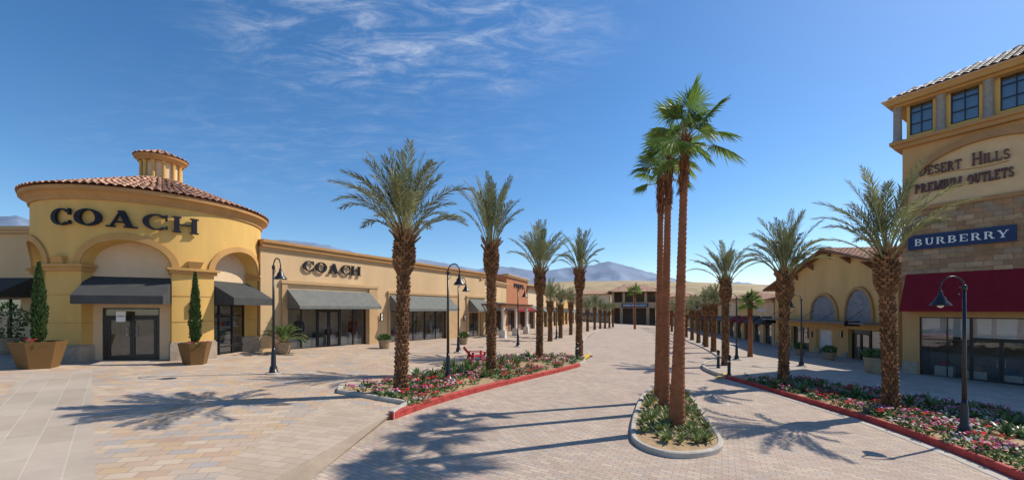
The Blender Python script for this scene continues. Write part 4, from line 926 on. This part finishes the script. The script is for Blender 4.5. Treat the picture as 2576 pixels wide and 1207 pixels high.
for i,(px,py,w,hh,ch,lb) in enumerate(((98,928,.64,.84,2.6,'left of the round shop piers'),(491,919,.52,.80,2.65,'right of the round shop doors'))):
    p=gp(px,py-4,.1); rz=R_(41+ (12 if i==0 else 8))
    t=thing('tapered_planter','large tapered bronze planter standing '+lb,'planter',p,rz,'tapered bronze planters')
    MB().lathe([(w*.68,0),(w,hh),(w*.94,hh),(w*.9,hh-.1)],6).build('bowl',PLN,t); MB().lathe([(w*.9,hh-.12),(w*.9,hh-.08)],6).build('potting_soil',SOIL,t)
    c=thing('cypress','slim dark cypress in the bronze planter '+lb,'tree',(p.x,p.y,p.z+hh-.08)); MB().tube([(0,0,-.05),(0,0,.4)],[.03,.025],8).build('trunk',TRK,c); cypress(2400,ch,i).build('crown',CYP,c)
    poly=[(p.x+w*.7*math.cos(a),p.y+w*.7*math.sin(a)) for a in [k*PI/6 for k in range(12)]]
    flowers('planter_flowers',poly,16,p.z+hh-.16-g(p.x),20+i,'pink flowers filling the rim of the planter '+lb)
def round_pot(px,py,r,h,lb,kind,seed,hb=.1):
    p=gp(px,py,hb); t=thing('round_pot','round sand coloured pot '+lb,'pot',p,0)
    MB().lathe([(r*.72,0),(r*.85,h*.2),(r,h*.85),(r*1.06,h*.88),(r*1.06,h),(r*.92,h),(r*.9,h*.9)],20).build('bowl',POT,t,False)
    q=Vector((p.x,p.y,p.z+h*.92))
    if kind=='palm':
        s=thing('potted_palm','small feathery palm in the pot '+lb,'plant',q); rq=random.Random(seed); mb=MB()
        for i in range(20): frond(mb,(0,0,0),i*2.4,R_(rq.uniform(35,85)),rq.uniform(.9,1.3),R_(rq.uniform(60,110)),rq,18,.022,.75,.25)
        mb.build('leaves',[GRN,RACH],s)
    else:
        s=thing('potted_shrub','leafy shrub in the pot '+lb,'plant',q); leafball(500,r*1.15,kind,.07,seed,-.08).build('leaves',GRN,s); MB().tube([(0,0,-.1),(0,0,kind)],.02,6).build('stem',TRK,s)
round_pot(712,889,.36,.52,'beside the first grey awning of the long shop','palm',1)
round_pot(967,876,.33,.5,'between the long shop\'s first two awnings',.22,2)
round_pot(1166,866,.3,.48,'before the long shop\'s third awning',.25,3)
round_pot(2198,938,.42,.85,'tall one against the corner of the stone tower',.3,4)
round_pot(2086,905,.38,.55,'before the blank panel of the gabled shop',.3,5)
round_pot(2012,893,.36,.5,'farther along the gabled shop front',.3,6)
round_pot(20,888,.45,.6,'at the left edge before the wing shop',.75,7)
# ------------------------------------------------------------------ lamps
def lamp_meshes():
    a=MB().lathe([(.2,0),(.2,.06),(.14,.08),(.12,.25),(.085,.32),(.075,.8),(.06,.85),(.055,.95)],16).mesh('base',BLK,True)
    b=MB().tube([(0,0,.9),(0,0,2.2),(0,0,3.9)],[.050,.042,.035],10).mesh('pole',BLK,True)
    pts=[(0,0,3.85)]+[(.26-.26*math.cos(PI*i/12),0,3.9+.27*math.sin(PI*i/12)) for i in range(13)]+[(.52,0,3.78)]
    c=MB().tube(pts,.022,8).lathe([(.05,3.8),(.055,3.84),(.05,3.92),(.03,3.95)],12).tube([(.0,0,3.62),(.14,0,3.72),(.1,0,3.9)],.01,6).mesh('arm',BLK,True)
    d=MB().lathe([(.03,3.8),(.045,3.76),(.05,3.68),(.10,3.62),(.115,3.55),(.18,3.48),(.21,3.43),(.215,3.41),(.20,3.41),(.17,3.46),(.09,3.56)],18,(.52,0)).mesh('lamp_shade',BLK,True)
    e=MB().lathe([(.03,3.55),(.07,3.47),(.075,3.42),(.05,3.37),(.01,3.35)],14,(.52,0)).mesh('bulb',LITE,True)
    f=MB().lathe([(.26,-.1),(.26,.045),(.22,.06),(.1,.06)],20).mesh('footing',CONC)
    return [('base',a),('pole',b),('arm',c),('lamp_shade',d),('bulb',e),('footing',f)]
LM=lamp_meshes()
for px,py,rz,hb,sc,lb in ((688,940,-35,.1,.935,'black gooseneck street lamp standing on the open plaza before the round shop'),(1127,955,-30,.15,.945,'black gooseneck street lamp in the left flower bed beside the largest palm'),(1153,887,-30,.1,1,'black gooseneck street lamp on the plaza behind the left flower bed'),(1303,872,-30,.1,1,'black street lamp near the pergola'),
    (2426,1097,168,.15,.9,'black gooseneck street lamp in the right flower bed, nearest the camera'),(2016,921,165,.1,1,'black street lamp before the gabled shop'),(1853,905,165,.1,1,'black street lamp beside the short fan palm'),(1400,853,-20,.1,1,'distant black street lamp on the left row'),(1770,868,160,.1,1,'distant black street lamp on the right row')):
    t=thing('street_lamp',lb,'street lamp',gp(px,py,hb),R_(rz),'black gooseneck street lamps'); t.scale=(sc,sc,sc)
    for n,me in LM: inst(n,me,t)
BM=[('post',MB().lathe([(.1,0),(.1,.05),(.07,.07),(.07,.78),(.085,.8),(.085,.86),(.05,.93),(.01,.95)],14).mesh('post',BLK,True)),('band',MB().lathe([(.074,.6),(.076,.61),(.076,.66),(.074,.67)],14).mesh('band',mk_steel,True))]
for px,py,lb in ((1452,906,'nearer black bollard at the tip of the left bed'),(1464,893,'farther black bollard at the tip of the left bed'),(1834,943,'nearer black bollard at the corner of the right bed'),(1807,925,'farther black bollard at the corner of the right bed')):
    t=thing('bollard',lb,'bollard',gp(px,py,.1),0,'black bollards')
    for n,me in BM: inst(n,me,t)
t=thing('adirondack_chair','red slatted garden chair on the plaza behind the left flower bed','chair',gp(1197,907,.1),R_(115)); t.scale=(.86,.95,.78)
mb=MB()
for i in range(5): y=-.42+i*.13; z=.36-.05*i*.5; mb.hexa([(-.27,y,z),(.27,y,z),(.27,y+.11,z-.03),(-.27,y+.11,z-.03),(-.27,y,z+.025),(.27,y,z+.025),(.27,y+.11,z-.005),(-.27,y+.11,z-.005)])
mb.build('seat',CHR,t); mb=MB()
for i in range(5): x=-.27+i*.11; tp=.92-.05*abs(i-2); mb.hexa([(x,.18,.2),(x+.095,.18,.2),(x+.095,.21,.2),(x,.21,.2),(x-.02+i*.01,.6,tp),(x+.085+i*.01,.6,tp),(x+.085+i*.01,.63,tp),(x-.02+i*.01,.63,tp)])
mb.build('backrest',CHR,t)
for s in (-1,1):
    MB().box(s*.36-.07,s*.36+.07,-.48,.35,.55,.58).build('armrest',CHR,t); MB().box(s*.32-.02,s*.32+.02,-.42,-.32,0,.548).build('leg',CHR,t)
    MB().hexa([(s*.32-.02,.25,0),(s*.32+.02,.25,0),(s*.32+.02,.42,0),(s*.32-.02,.42,0),(s*.32-.02,.2,.548),(s*.32+.02,.2,.548),(s*.32+.02,.3,.548),(s*.32-.02,.3,.548)]).build('leg',CHR,t)
